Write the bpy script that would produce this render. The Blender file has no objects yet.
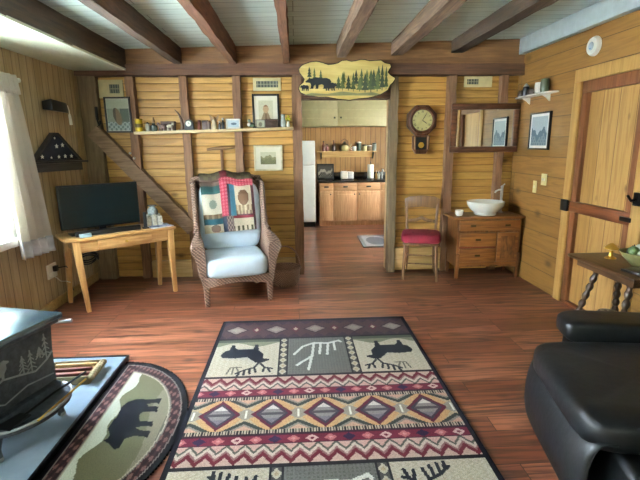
import bpy, bmesh, math, random
from mathutils import Vector, Matrix
random.seed(7)
COL = bpy.context.scene.collection
PI = math.pi

# ------------------------------------------------------------------ helpers
def lin(c):
    return c / 12.92 if c <= .04045 else ((c + .055) / 1.055) ** 2.4
def C(h, a=1.0):
    h = h.lstrip('#')
    return tuple(lin(int(h[i:i + 2], 16) / 255) for i in (0, 2, 4)) + (a,)

def newmat(name):
    m = bpy.data.materials.new(name); m.use_nodes = True
    nt = m.node_tree
    return m, nt, nt.nodes['Principled BSDF']
def N(nt, t, **kw):
    n = nt.nodes.new(t)
    for k, v in kw.items(): setattr(n, k, v)
    return n
def L(nt, a, b): nt.links.new(a, b)
def mixc(nt, fac, a, b, blend='MIX'):
    n = N(nt, 'ShaderNodeMix', data_type='RGBA', blend_type=blend)
    for s, v in ((n.inputs[0], fac), (n.inputs[6], a), (n.inputs[7], b)):
        if hasattr(v, 'is_output') or isinstance(v, bpy.types.NodeSocket): L(nt, v, s)
        else: s.default_value = v
    return n.outputs[2]
def ramp(nt, fac, *stops):
    r = N(nt, 'ShaderNodeValToRGB')
    e = r.color_ramp.elements
    e[0].position, e[0].color = stops[0]; e[1].position, e[1].color = stops[-1]
    for p, c in stops[1:-1]:
        x = e.new(p); x.color = c
    L(nt, fac, r.inputs[0]); return r.outputs[0]

def plain(name, hexc, rough=.5, metal=0, noise=.12, scale=14, bump=0, spec=.5, trans=0, coat=0, sheen=0):
    m, nt, p = newmat(name)
    c = C(hexc)
    tc = N(nt, 'ShaderNodeTexCoord')
    no = N(nt, 'ShaderNodeTexNoise'); no.inputs['Scale'].default_value = scale; no.inputs['Detail'].default_value = 4
    L(nt, tc.outputs['Object'], no.inputs['Vector'])
    d = tuple(x * (1 - noise * 2) for x in c[:3]) + (1,)
    b = tuple(min(1, x * (1 + noise)) for x in c[:3]) + (1,)
    L(nt, ramp(nt, no.outputs[0], (.3, d), (.7, b)), p.inputs['Base Color'])
    p.inputs['Roughness'].default_value = rough; p.inputs['Metallic'].default_value = metal
    p.inputs['Specular IOR Level'].default_value = spec
    p.inputs['Transmission Weight'].default_value = trans
    p.inputs['Coat Weight'].default_value = coat
    p.inputs['Sheen Weight'].default_value = sheen
    if bump:
        bn = N(nt, 'ShaderNodeBump'); bn.inputs['Strength'].default_value = bump; bn.inputs['Distance'].default_value = .01
        L(nt, no.outputs[0], bn.inputs['Height']); L(nt, bn.outputs[0], p.inputs['Normal'])
    return m

def wood(name, dark, light, axis='x', scale=9, rough=.5, stretch=14, bump=.15, knots=0, coat=0):
    m, nt, p = newmat(name)
    tc = N(nt, 'ShaderNodeTexCoord'); mp = N(nt, 'ShaderNodeMapping')
    s = [stretch * .35] * 3; s['xyz'.index(axis)] = .35
    mp.inputs['Scale'].default_value = s
    L(nt, tc.outputs['Object'], mp.inputs['Vector'])
    no = N(nt, 'ShaderNodeTexNoise'); no.inputs['Scale'].default_value = scale; no.inputs['Detail'].default_value = 6; no.inputs['Distortion'].default_value = .8
    L(nt, mp.outputs[0], no.inputs['Vector'])
    n2 = N(nt, 'ShaderNodeTexNoise'); n2.inputs['Scale'].default_value = 2.2; n2.inputs['Detail'].default_value = 3
    L(nt, tc.outputs['Object'], n2.inputs['Vector'])
    col = ramp(nt, no.outputs[0], (.28, C(dark)), (.68, C(light)))
    col = mixc(nt, ramp(nt, n2.outputs[0], (.45, (0, 0, 0, 1)), (.75, (.5, .5, .5, 1))), col, C(dark))
    if knots:
        vo = N(nt, 'ShaderNodeTexVoronoi'); vo.inputs['Scale'].default_value = knots
        L(nt, tc.outputs['Object'], vo.inputs['Vector'])
        col = mixc(nt, ramp(nt, vo.outputs['Distance'], (.05, (.75, .75, .75, 1)), (.14, (0, 0, 0, 1))), col, tuple(x * .35 for x in C(dark)[:3]) + (1,))
    L(nt, col, p.inputs['Base Color'])
    p.inputs['Roughness'].default_value = rough; p.inputs['Coat Weight'].default_value = coat
    bn = N(nt, 'ShaderNodeBump'); bn.inputs['Strength'].default_value = bump; bn.inputs['Distance'].default_value = .008
    L(nt, no.outputs[0], bn.inputs['Height']); L(nt, bn.outputs[0], p.inputs['Normal'])
    return m

def planks(name, u, v, width, length, dark, light, grain, gap='#20150c', rough=.45, knots=0, gapw=.004, coat=0, tint=1.0, bump=.3, offs=0.0, gr=(.3, .56, .7)):
    """boards that run along axis u, stacked along axis v"""
    m, nt, p = newmat(name)
    tc = N(nt, 'ShaderNodeTexCoord'); sp = N(nt, 'ShaderNodeSeparateXYZ'); cb = N(nt, 'ShaderNodeCombineXYZ')
    L(nt, tc.outputs['Object'], sp.inputs[0])
    L(nt, sp.outputs['xyz'.index(u)], cb.inputs[0])
    ad = N(nt, 'ShaderNodeMath', operation='ADD'); ad.inputs[1].default_value = offs
    L(nt, sp.outputs['xyz'.index(v)], ad.inputs[0]); L(nt, ad.outputs[0], cb.inputs[1])
    br = N(nt, 'ShaderNodeTexBrick', offset=.37, offset_frequency=3)
    br.inputs['Scale'].default_value = 1; br.inputs['Brick Width'].default_value = length; br.inputs['Row Height'].default_value = width
    br.inputs['Mortar Size'].default_value = gapw; br.inputs['Mortar Smooth'].default_value = .3
    br.inputs['Color1'].default_value = (0, 0, 0, 1); br.inputs['Color2'].default_value = (1, 1, 1, 1); br.inputs['Mortar'].default_value = (.5, .5, .5, 1)
    L(nt, cb.outputs[0], br.inputs['Vector'])
    mp = N(nt, 'ShaderNodeMapping'); s = [13.] * 3; s['xyz'.index(u)] = 1.0
    mp.inputs['Scale'].default_value = s; L(nt, tc.outputs['Object'], mp.inputs['Vector'])
    # shift the grain from board to board
    va = N(nt, 'ShaderNodeVectorMath', operation='MULTIPLY_ADD'); va.inputs[1].default_value = (9, 9, 9)
    L(nt, br.outputs['Color'], va.inputs[0]); L(nt, mp.outputs[0], va.inputs[2])
    no = N(nt, 'ShaderNodeTexNoise'); no.inputs['Scale'].default_value = 2.2; no.inputs['Detail'].default_value = 7; no.inputs['Distortion'].default_value = 1.0
    L(nt, va.outputs[0], no.inputs['Vector'])
    base = mixc(nt, br.outputs['Color'], C(dark), C(light))
    col = mixc(nt, ramp(nt, no.outputs[0], (gr[0], (gr[2],) * 3 + (1,)), (gr[1], (0, 0, 0, 1))), base, C(grain))
    if knots:
        mk = N(nt, 'ShaderNodeMapping'); s = [knots] * 3; s['xyz'.index(u)] = knots * .6
        mk.inputs['Scale'].default_value = s; L(nt, tc.outputs['Object'], mk.inputs['Vector'])
        vo = N(nt, 'ShaderNodeTexVoronoi'); vo.inputs['Scale'].default_value = 1
        L(nt, mk.outputs[0], vo.inputs['Vector'])
        col = mixc(nt, ramp(nt, vo.outputs['Distance'], (.04, (.8, .8, .8, 1)), (.16, (0, 0, 0, 1))), col, tuple(x * .4 for x in C(grain)[:3]) + (1,))
    col = mixc(nt, br.outputs['Fac'], col, C(gap))
    L(nt, col, p.inputs['Base Color'])
    p.inputs['Roughness'].default_value = rough; p.inputs['Coat Weight'].default_value = coat; p.inputs['Coat Roughness'].default_value = .25
    bn = N(nt, 'ShaderNodeBump'); bn.inputs['Strength'].default_value = bump; bn.inputs['Distance'].default_value = .006
    iv = N(nt, 'ShaderNodeMath', operation='SUBTRACT'); iv.inputs[0].default_value = 1
    L(nt, br.outputs['Fac'], iv.inputs[1]); L(nt, iv.outputs[0], bn.inputs['Height']); L(nt, bn.outputs[0], p.inputs['Normal'])
    return m

def attrmat(name, rough=.9, noise=.18, scale=220, spec=.2, coat=0, gain=1.0):
    m, nt, p = newmat(name)
    at = N(nt, 'ShaderNodeAttribute', attribute_name='Col')
    tc = N(nt, 'ShaderNodeTexCoord'); no = N(nt, 'ShaderNodeTexNoise'); no.inputs['Scale'].default_value = scale; no.inputs['Detail'].default_value = 2
    L(nt, tc.outputs['Object'], no.inputs['Vector'])
    f = ramp(nt, no.outputs[0], (.3, (gain * (1 - noise * 2),) * 3 + (1,)), (.7, (gain * (1 + noise),) * 3 + (1,)))
    L(nt, mixc(nt, 1.0, at.outputs['Color'], f, 'MULTIPLY'), p.inputs['Base Color'])
    p.inputs['Roughness'].default_value = rough; p.inputs['Specular IOR Level'].default_value = spec; p.inputs['Coat Weight'].default_value = coat
    return m

def wicker(name, dark, light, sc=70):
    m, nt, p = newmat(name)
    tc = N(nt, 'ShaderNodeTexCoord')
    w1 = N(nt, 'ShaderNodeTexWave', bands_direction='Z'); w1.inputs['Scale'].default_value = sc * .35; w1.inputs['Distortion'].default_value = 3; w1.inputs['Detail'].default_value = 2; w1.inputs['Detail Scale'].default_value = 3
    w2 = N(nt, 'ShaderNodeTexWave', bands_direction='DIAGONAL'); w2.inputs['Scale'].default_value = sc * .3; w2.inputs['Distortion'].default_value = 2
    L(nt, tc.outputs['Object'], w1.inputs['Vector']); L(nt, tc.outputs['Object'], w2.inputs['Vector'])
    mu = N(nt, 'ShaderNodeMath', operation='MULTIPLY'); L(nt, w1.outputs['Fac'], mu.inputs[0]); L(nt, w2.outputs['Fac'], mu.inputs[1])
    L(nt, ramp(nt, mu.outputs[0], (.05, C(dark)), (.55, C(light))), p.inputs['Base Color'])
    p.inputs['Roughness'].default_value = .6
    bn = N(nt, 'ShaderNodeBump'); bn.inputs['Strength'].default_value = .6; bn.inputs['Distance'].default_value = .01
    L(nt, mu.outputs[0], bn.inputs['Height']); L(nt, bn.outputs[0], p.inputs['Normal'])
    return m

class MB:
    """collects shapes that become ONE mesh object"""
    def __init__(s): s.bm = bmesh.new()
    def vf(s, vs, fs):
        v = [s.bm.verts.new(p) for p in vs]
        for f in fs:
            try: s.bm.faces.new([v[i] for i in f])
            except ValueError: pass
        return v
    def box(s, x0, x1, y0, y1, z0, z1, M=None):
        vs = [(x, y, z) for z in (z0, z1) for y in (y0, y1) for x in (x0, x1)]
        if M: vs = [tuple(M @ Vector(p)) for p in vs]
        s.vf(vs, [(0, 2, 3, 1), (4, 5, 7, 6), (0, 1, 5, 4), (2, 6, 7, 3), (0, 4, 6, 2), (1, 3, 7, 5)]); return s
    def hexa(s, bot, top):
        s.vf(list(bot) + list(top), [(3, 2, 1, 0), (4, 5, 6, 7), (0, 1, 5, 4), (1, 2, 6, 5), (2, 3, 7, 6), (3, 0, 4, 7)]); return s
    def tube(s, pts, r, n=10, cap=True, closed=False):
        pts = [Vector(p) for p in pts]; k = len(pts)
        rs = r if isinstance(r, (list, tuple)) else [r] * k
        rings = []; up = None
        for i, p in enumerate(pts):
            if closed: d = pts[(i + 1) % k] - pts[i - 1]
            else: d = (pts[min(i + 1, k - 1)] - pts[max(i - 1, 0)])
            d.normalize()
            if up is None: up = d.orthogonal().normalized()
            else:
                up = up - d * up.dot(d)
                up = up.normalized() if up.length > 1e-6 else d.orthogonal().normalized()
            w = d.cross(up)
            rings.append([s.bm.verts.new(p + (up * math.cos(a) + w * math.sin(a)) * rs[i]) for a in [2 * PI * j / n for j in range(n)]])
        m = k if closed else k - 1
        for i in range(m):
            a, b = rings[i], rings[(i + 1) % k]
            for j in range(n): s.bm.faces.new((a[j], a[(j + 1) % n], b[(j + 1) % n], b[j]))
        if cap and not closed:
            s.bm.faces.new(list(reversed(rings[0]))); s.bm.faces.new(rings[-1])
        return s
    def lathe(s, prof, c=(0, 0, 0), n=24, M=None, sx=1, sy=1):
        """prof: (radius, z) list from bottom to top; closed at both ends"""
        rings = []
        for r, z in prof:
            ring = []
            for j in range(n):
                a = 2 * PI * j / n
                p = Vector((r * math.cos(a) * sx, r * math.sin(a) * sy, z))
                if M: p = M @ p
                ring.append(s.bm.verts.new(p + Vector(c)))
            rings.append(ring)
        for a, b in zip(rings, rings[1:]):
            for j in range(n): s.bm.faces.new((a[j], a[(j + 1) % n], b[(j + 1) % n], b[j]))
        s.bm.faces.new(list(reversed(rings[0]))); s.bm.faces.new(rings[-1]); return s
    def prism(s, poly, d0, d1, axis='y', M=None):
        """poly of 2D points swept along an axis; 'y': (x,z), 'x': (y,z), 'z': (x,y)"""
        def P(a, b, d):
            p = {'y': (a, d, b), 'x': (d, a, b), 'z': (a, b, d)}[axis]
            return tuple(M @ Vector(p)) if M else p
        n = len(poly)
        a = [s.bm.verts.new(P(x, y, d0)) for x, y in poly]; b = [s.bm.verts.new(P(x, y, d1)) for x, y in poly]
        s.bm.faces.new(a); s.bm.faces.new(list(reversed(b)))
        for i in range(n): s.bm.faces.new((a[i], b[i], b[(i + 1) % n], a[(i + 1) % n]))
        return s
    def ball(s, c, r, n=12, sz=1.0, sx=1.0):
        pr = []
        for i in range(1, n):
            a = PI * i / n
            pr.append((r * math.sin(a), -r * math.cos(a) * sz))
        s.lathe([(r * .02, -r * sz)] + pr + [(r * .02, r * sz)], c, n + 6, sx=sx); return s
    def grid(s, fn, nu, nv):
        """surface from fn(u,v) -> point, u,v in 0..1"""
        V = [[s.bm.verts.new(fn(i / nu, j / nv)) for i in range(nu + 1)] for j in range(nv + 1)]
        for j in range(nv):
            for i in range(nu): s.bm.faces.new((V[j][i], V[j][i + 1], V[j + 1][i + 1], V[j + 1][i]))
        return s
    def build(s, name, mat, parent=None, loc=(0, 0, 0), rotz=0, bevel=0, smooth=None, seg=2, solid=0, sub=0, label=None):
        bm = s.bm
        bmesh.ops.recalc_face_normals(bm, faces=bm.faces)
        if bevel:
            es = [e for e in bm.edges if len(e.link_faces) == 2 and e.calc_face_angle(0) > .5]
            bmesh.ops.bevel(bm, geom=es, offset=bevel, segments=seg, affect='EDGES', profile=.5, clamp_overlap=True)
        me = bpy.data.meshes.new(name); bm.to_mesh(me); bm.free()
        if smooth is None: smooth = True
        if smooth:
            for p in me.polygons: p.use_smooth = True
            me.set_sharp_from_angle(angle=math.radians(38))
        me.materials.append(mat)
        o = bpy.data.objects.new(name, me); COL.objects.link(o)
        o.location = loc; o.rotation_euler = (0, 0, rotz)
        if parent: o.parent = parent
        if solid:
            md = o.modifiers.new('Solidify', 'SOLIDIFY'); md.thickness = solid; md.offset = 0
        if sub:
            md = o.modifiers.new('Subsurf', 'SUBSURF'); md.levels = sub; md.render_levels = sub
        if label: o['label'] = label
        return o

def tag(o, label, cat, group=None):
    o['label'] = label; o['category'] = cat
    if group: o['group'] = group
    return o
def thing(name, label, cat, loc=(0, 0, 0), rotz=0, group=None):
    o = bpy.data.objects.new(name, None); COL.objects.link(o); o.empty_display_size = .05
    o.location = loc; o.rotation_euler = (0, 0, rotz)
    return tag(o, label, cat, group)
def struct(o): o['kind'] = 'structure'; return o
def stuffpart(o): o['kind'] = 'stuff'; return o

def inpoly(x, y, P):
    r = False; j = len(P) - 1
    for i in range(len(P)):
        xi, yi = P[i]; xj, yj = P[j]
        if (yi > y) != (yj > y) and x < (xj - xi) * (y - yi) / (yj - yi) + xi: r = not r
        j = i
    return r
def segd(x, y, a, b):
    dx, dy = b[0] - a[0], b[1] - a[1]; q = dx * dx + dy * dy
    t = max(0, min(1, ((x - a[0]) * dx + (y - a[1]) * dy) / q)) if q else 0
    return math.hypot(x - a[0] - t * dx, y - a[1] - t * dy)
def strokes(x, y, lines, w):
    for l in lines:
        for a, b in zip(l, l[1:]):
            if segd(x, y, a, b) < w: return True
    return False

def patterned(name, mat, nx, ny, place, colour, parent=None, thick=0, inside=None, loc=(0, 0, 0), rotz=0, down=(0, 0, -1)):
    """a woven or printed surface: a fine grid whose faces carry the pattern's own colours.
       place(u,v) -> point, colour(u,v) -> sRGB hex; u,v in 0..1"""
    vs = [place(i / nx, j / ny) for j in range(ny + 1) for i in range(nx + 1)]
    W = nx + 1; fs = []; cols = []; cache = {}
    keep = set()
    for j in range(ny):
        for i in range(nx):
            u, v = (i + .5) / nx, (j + .5) / ny
            if inside and not inside(u, v): continue
            h = colour(u, v)
            if h not in cache: cache[h] = C(h)
            fs.append((j * W + i, j * W + i + 1, (j + 1) * W + i + 1, (j + 1) * W + i)); cols.append(cache[h]); keep.add((i, j))
    nb = len(vs)
    if thick:
        d = Vector(down) * thick
        vs += [tuple(Vector(p) + d) for p in vs]
        top = list(keep)
        for (i, j) in top:
            a = j * W + i; q = (a, a + 1, a + W + 1, a + W)
            c = cols[0] if not inside else cache.get('#0c0c10', C('#15131a'))
            for (di, dj, e0, e1) in ((0, -1, 0, 1), (1, 0, 1, 2), (0, 1, 2, 3), (-1, 0, 3, 0)):
                if (i + di, j + dj) not in keep:
                    fs.append((q[e1], q[e0], q[e0] + nb, q[e1] + nb)); cols.append(c)
    me = bpy.data.meshes.new(name); me.from_pydata(vs, [], fs)
    at = me.color_attributes.new('Col', 'FLOAT_COLOR', 'CORNER')
    flat = []
    for p, c in zip(me.polygons, cols): flat.extend(list(c) * p.loop_total)
    at.data.foreach_set('color', flat)
    bm = bmesh.new(); bm.from_mesh(me)
    lone = [v for v in bm.verts if not v.link_faces]
    bmesh.ops.delete(bm, geom=lone, context='VERTS'); bm.to_mesh(me); bm.free()
    me.materials.append(mat)
    o = bpy.data.objects.new(name, me); COL.objects.link(o); o.location = loc; o.rotation_euler = (0, 0, rotz)
    if parent: o.parent = parent
    return o

def copy_tree(o, parent=None):
    c = o.copy(); COL.objects.link(c)
    if parent: c.parent = parent
    for ch in [x for x in o.children]: copy_tree(ch, c)
    return c

# ------------------------------------------------------------------ materials
LOG = planks('log_pine', 'x', 'z', .086, 9, '#b58640', '#c99e52', '#8c632a', gap='#6c4a1f', rough=.5, knots=4.2, gapw=.003)
PINE_R = planks('pine_boards', 'y', 'z', .2, 7, '#7e5a29', '#8d6734', '#67461f', gap='#4c3416', rough=.45, knots=3.0, gapw=.004)
PANEL_L = planks('vertical_panelling', 'z', 'y', .11, 5, '#ac9874', '#bca985', '#937f5a', gap='#75644a', rough=.5, gapw=.005)
PANEL_F = planks('pale_panelling', 'z', 'x', .12, 5, '#c9b07c', '#d9c493', '#a58752', gap='#6b5530', rough=.5, gapw=.005)
KPINE = planks('kitchen_pine', 'z', 'x', .1, 5, '#987040', '#a98150', '#7d582d', gap='#523a1c', rough=.45, gapw=.005, knots=3)
FLOOR = planks('red_pine_floor', 'x', 'y', .13, 1.7, '#733f2a', '#a36a50', '#402217', gap='#22120b', rough=.34, knots=4, gapw=.0025, coat=.12, bump=.15, gr=(.36, .6, .9))
CEIL = planks('painted_ceiling_boards', 'x', 'y', .14, 3.2, '#cbdfd9', '#d6e8e2', '#bdd3cc', gap='#8fa6a0', rough=.6, gapw=.005)
BEAM_D = wood('dark_hewn_beam', '#2a2017', '#5c4733', 'y', 8, .8, bump=.5)
BEAM_R = wood('red_brown_beam', '#4a2c18', '#80563a', 'y', 8, .75, bump=.4)
BEAM_W = wood('weathered_beam', '#4a382a', '#856a52', 'y', 8, .8, bump=.4)
HEAD = wood('header_beam', '#664526', '#946c42', 'x', 7, .7, bump=.4)
HEADL = wood('lower_header_beam', '#412717', '#6f4a30', 'x', 7, .7, bump=.4)
POST = wood('brown_post', '#65462f', '#8f6a4b', 'z', 8, .7, bump=.4)
POSTG = wood('grey_brown_post', '#65543c', '#8a7556', 'z', 8, .75, bump=.4)
WHITEP = plain('pale_blue_paint', '#b6c2c4', .5, noise=.05)
PALEPINE = wood('pale_pine', '#a9854c', '#cfae74', 'x', 8, .5)
TRIMP = wood('pine_trim', '#95703a', '#b28c50', 'z', 8, .45)
DOORP = planks('knotty_pine_door', 'z', 'y', .2, 5, '#9a733d', '#ab854f', '#7c5829', gap='#6f4c20', rough=.4, knots=6, gapw=.005)
DARKTRIM = wood('dark_red_trim', '#5a3018', '#80502e', 'z', 8, .45)
DARKBAR = wood('dark_red_bar', '#4a2212', '#74401f', 'y', 8, .4)
BLACK = plain('black_metal', '#141416', .45, .4, noise=.2)
SATIN = plain('satin_black', '#101114', .3, 0)
WHITE = plain('white_paint', '#e6e4da', .4, noise=.04)
CREAM = plain('cream_plate', '#d9cf9e', .45, noise=.06)
CHROME = plain('chrome', '#d5d8da', .3, .55, noise=.03)
PORC = plain('white_porcelain', '#efefe6', .12, noise=.02, coat=.5)
BRASS = plain('brass', '#c9a24a', .3, .8)
GLASSM, _nt, _p = newmat('clear_glass')
_p.inputs['Base Color'].default_value = (.93, .97, 1, 1); _p.inputs['Roughness'].default_value = .02; _p.inputs['Transmission Weight'].default_value = 1; _p.inputs['IOR'].default_value = 1.1
MIRRORM, _nt, _p = newmat('mirror_glass')
_p.inputs['Base Color'].default_value = (.88, .9, .88, 1); _p.inputs['Metallic'].default_value = 1; _p.inputs['Roughness'].default_value = .03
ATTR = attrmat('printed_paper', .6, .05, 60)
RUGM = attrmat('woven_wool', .95, .22, 260, .1, gain=.72)
QUILTM = attrmat('quilt_cotton', .95, .12, 160, .1)

# ------------------------------------------------------------------ shell of the room
XL, XR, YF, YB = -2.39, 2.6, -6.6, 3.85
struct(MB().box(XL - .15, XR + .15, YF - .15, YB + .15, -.12, 0).build('floor', FLOOR, smooth=False))
# ceiling of painted boards, sagging slightly to the left
def cz(x): return 2.62 + .026 * x
struct(MB().hexa([(XL - .1, YF - .1, cz(XL)), (XR + .1, YF - .1, cz(XR)), (XR + .1, .3, cz(XR)), (XL - .1, .3, cz(XL))],
                 [(XL - .1, YF - .1, 2.85), (XR + .1, YF - .1, 2.85), (XR + .1, .3, 2.85), (XL - .1, .3, 2.85)]).build('ceiling', CEIL, smooth=False))
SOFF = plain('soffit_paint', '#b4cccb', .55, noise=.04)
struct(MB().box(XL, -1.93, YF, -.0, 2.368, 2.60).build('ceiling_soffit', SOFF, smooth=False))
struct(MB().box(XL, -1.812, YF, .0, 2.352, 2.372).build('trim_1', plain('pale_edge_strip', '#c9d0b8', .5, noise=.04), smooth=False))

# log wall at the back: rounded courses
def logs(mb, x0, x1, z0, z1, y=.085, yb=.25, h=.086):
    k0 = math.floor(z0 / h); prof = []
    z = k0 * h
    pts = []
    while z < z1 - 1e-6:
        for t in (0.0, .04, .12, .3, .5, .7, .88, .96):
            zz = z + t * h
            d = .0 if .1 < t < .9 else .016
            d = .005 * (abs(2 * t - 1) ** 6)
            if z0 <= zz <= z1: pts.append((y + d, zz))
        z += h
    pts.append((y, z1))
    poly = pts + [(yb, z1), (yb, z0)]
    mb.prism(poly, x0, x1, 'x')
m = MB()
logs(m, XL - .05, .03, 0, 2.75)
logs(m, 1.13, XR + .05, 0, 2.75)
logs(m, .03, 1.13, 2.07, 2.75)
struct(m.build('wall_back', LOG))
struct(MB().box(-1.75, -.03, .02, .1, 0, .2).build('baseboard_back_left', PALEPINE, bevel=.006))
struct(MB().box(1.18, 1.8, .02, .1, .03, .3).build('baseboard_back_right', PALEPINE, bevel=.006))

# left wall with its window opening, right wall with the door opening, wall behind the camera with windows
WY0, WY1, WZ0, WZ1 = -2.75, -1.45, .8, 2.02
W2 = (-5.6, -4.2)
m = MB()
for a, b in ((YF, W2[0]), (W2[1], WY0), (WY1, .26)): m.box(XL - .14, XL, a, b, 0, 2.66)
for a, b in (W2, (WY0, WY1)):
    m.box(XL - .14, XL, a, b, 0, WZ0); m.box(XL - .14, XL, a, b, WZ1, 2.66)
struct(m.build('wall_left', PANEL_L, smooth=False))
struct(MB().box(XL, XL + .02, YF, -.02, 0, .1).build('baseboard_left', PALEPINE, bevel=.005))
struct(MB().box(XL, XL + .025, -.1, .04, .1, 2.36).build('trim_2', wood('wall_edge_strip', '#86724c', '#a38d63', 'z', 8, .5), bevel=.004))
DY0, DY1, DZ = -1.95, -1.15, 2.08
m = MB()
m.box(XR, XR + .14, YF, DY0 - .0, 0, 2.8); m.box(XR, XR + .14, DY1, .26, 0, 2.8); m.box(XR, XR + .14, DY0, DY1, DZ, 2.8)
struct(m.build('wall_right', PINE_R, smooth=False))
FW = ((-1.9, -.5), (.4, 1.8))
m = MB()
for a, b in ((XL - .1, FW[0][0]), (FW[0][1], FW[1][0]), (FW[1][1], XR + .1)): m.box(a, b, YF - .14, YF, 0, 2.8)
for a, b in FW: m.box(a, b, YF - .14, YF, 0, .8); m.box(a, b, YF - .14, YF, 2.1, 2.8)
struct(m.build('wall_front', PANEL_F, smooth=False))

WINF = plain('white_window_frame', '#dcdcd4', .4, noise=.03)
def window(n, axis, c, a0, a1, z0, z1, inward):
    """frame, middle bars and one pane, sitting in an opening of a wall"""
    o = bpy.data.objects.new('window_%d' % n, None); COL.objects.link(o); struct(o)
    def bx(m, a, b, zl, zh, d0, d1):
        lo, hi = min(c + d0 * inward, c + d1 * inward), max(c + d0 * inward, c + d1 * inward)
        m.box(lo, hi, a, b, zl, zh) if axis == 'x' else m.box(a, b, lo, hi, zl, zh)
    f = MB(); w = .06
    bx(f, a0 - .07, a0 + .03, z0 - .07, z1 + .07, -.1, .02); bx(f, a1 - .03, a1 + .07, z0 - .07, z1 + .07, -.1, .02)
    bx(f, a0, a1, z1 - .03, z1 + .07, -.1, .02)
    f.build('window_frame', WINF, o, bevel=.004)
    s = MB(); bx(s, a0 - .1, a1 + .1, z0 - .05, z0 + .012, -.12, .07); s.build('window_sill', WINF, o, bevel=.006)
    g = MB(); bx(g, a0 + .03, a1 - .03, z0 + .01, z1 - .03, -.075, -.07); g.build('window_pane', GLASSM, o, smooth=False)
    b = MB(); mid = (z0 + z1) / 2
    bx(b, a0, a1, mid - .025, mid + .025, -.09, -.05)
    b.build('sash_bar', WINF, o)
window(1, 'x', XL, WY0, WY1, WZ0, WZ1, 1)
window(2, 'x', XL, W2[0], W2[1], WZ0, WZ1, 1)
window(3, 'y', YF, FW[0][0], FW[0][1], .8, 2.1, 1)
window(4, 'y', YF, FW[1][0], FW[1][1], .8, 2.1, 1)

# kitchen beyond the doorway
m = MB(); m.box(-1.4, 2.6, YB, YB + .12, 0, 2.6)
struct(m.build('wall_kitchen_back', KPINE, smooth=False))
struct(MB().box(-1.5, -1.4, .25, YB + .1, 0, 2.6).build('wall_kitchen_left', KPINE, smooth=False))
KW = (1.2, 2.8)
m = MB(); m.box(2.6, 2.72, .25, KW[0], 0, 2.6); m.box(2.6, 2.72, KW[1], YB + .1, 0, 2.6); m.box(2.6, 2.72, KW[0], KW[1], 0, .95); m.box(2.6, 2.72, KW[0], KW[1], 2.1, 2.6)
struct(m.build('wall_kitchen_right', KPINE, smooth=False))
struct(MB().box(-1.5, 2.7, .24, YB + .1, 2.5, 2.6).build('ceiling_kitchen', SOFF, smooth=False))
window(5, 'x', 2.6, KW[0], KW[1], .95, 2.1, -1)

# header beams, posts, brace
def hewn(axis, lo, hi, a0, a1, b0, b1, amp=.006, n=28, M=None):
    """rough-hewn timber along an axis: 'x','y','z'; a,b are the two cross axes in xyz order"""
    mb = MB(); rr = random.Random(int((lo + a0 * 7 + b0 * 13) * 1000))
    rings = []
    k = 3
    base = []
    for i in range(k): base.append((a0 + (a1 - a0) * i / k, b0))
    for i in range(k): base.append((a1, b0 + (b1 - b0) * i / k))
    for i in range(k): base.append((a1 - (a1 - a0) * i / k, b1))
    for i in range(k): base.append((a0, b1 - (b1 - b0) * i / k))
    for i in range(n + 1):
        t = lo + (hi - lo) * i / n; ring = []
        for a, b in base:
            a_ = a + rr.uniform(-amp, amp); b_ = b + rr.uniform(-amp, amp)
            p = {'x': (t, a_, b_), 'y': (a_, t, b_), 'z': (a_, b_, t)}[axis]
            ring.append(mb.bm.verts.new(M @ Vector(p) if M else p))
        rings.append(ring)
    q = len(base)
    for a, b in zip(rings, rings[1:]):
        for j in range(q): mb.bm.faces.new((a[j], a[(j + 1) % q], b[(j + 1) % q], b[j]))
    mb.bm.faces.new(list(reversed(rings[0]))); mb.bm.faces.new(rings[-1])
    return mb
struct(hewn('x', -1.9, 2.6, -.02, .12, 2.42, 2.75).build('trim_3', HEAD))
struct(hewn('x', XL + .02, XR - .0, -.05, .1, 2.30, 2.42).build('trim_4', HEADL)) 
tn = 5
for (a, b, mt, zt) in ((-2.36, -2.17, POSTG, 2.31), (-1.855, -1.765, POST, 2.31), (-1.275, -1.19, POST, 2.31), (-.69, -.605, POST, 2.31),
                   (-.03, .075, POST, 2.31), (1.09, 1.178, POSTG, 2.31), (1.752, 1.845, POST, 2.31), (2.37, 2.45, POST, 2.31)):
    struct(hewn('z', 0, zt, a, b, .0, .13, .005).build('trim_%d' % tn, mt)); tn += 1
# inner faces of the doorway and its head
struct(MB().box(.03, .05, .1, .26, 0, 2.08).build('trim_%d' % tn, TRIMP, smooth=False)); tn += 1
struct(MB().box(1.1, 1.13, .05, .27, 0, 2.08).build('trim_%d' % tn, plain('pale_jamb', '#c6a777', .5), smooth=False)); tn += 1
struct(MB().box(.05, 1.1, .03, .26, 2.06, 2.31).build('trim_%d' % tn, HEADL, smooth=False)); tn += 1
# diagonal brace
bl = math.hypot(1.03, 1.15); ang = math.atan2(-1.15, 1.03)
Mb = Matrix.Translation((-2.22, 0, 1.69)) @ Matrix.Rotation(-ang, 4, 'Y')
struct(hewn('x', -.05, bl - .06, -.03, .1, -.075, .075, .005, 20, Mb).build('trim_%d' % tn, wood('brace_timber', '#6f563e', '#a3866a', 'x', 8, .75, bump=.4))); tn += 1
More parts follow.
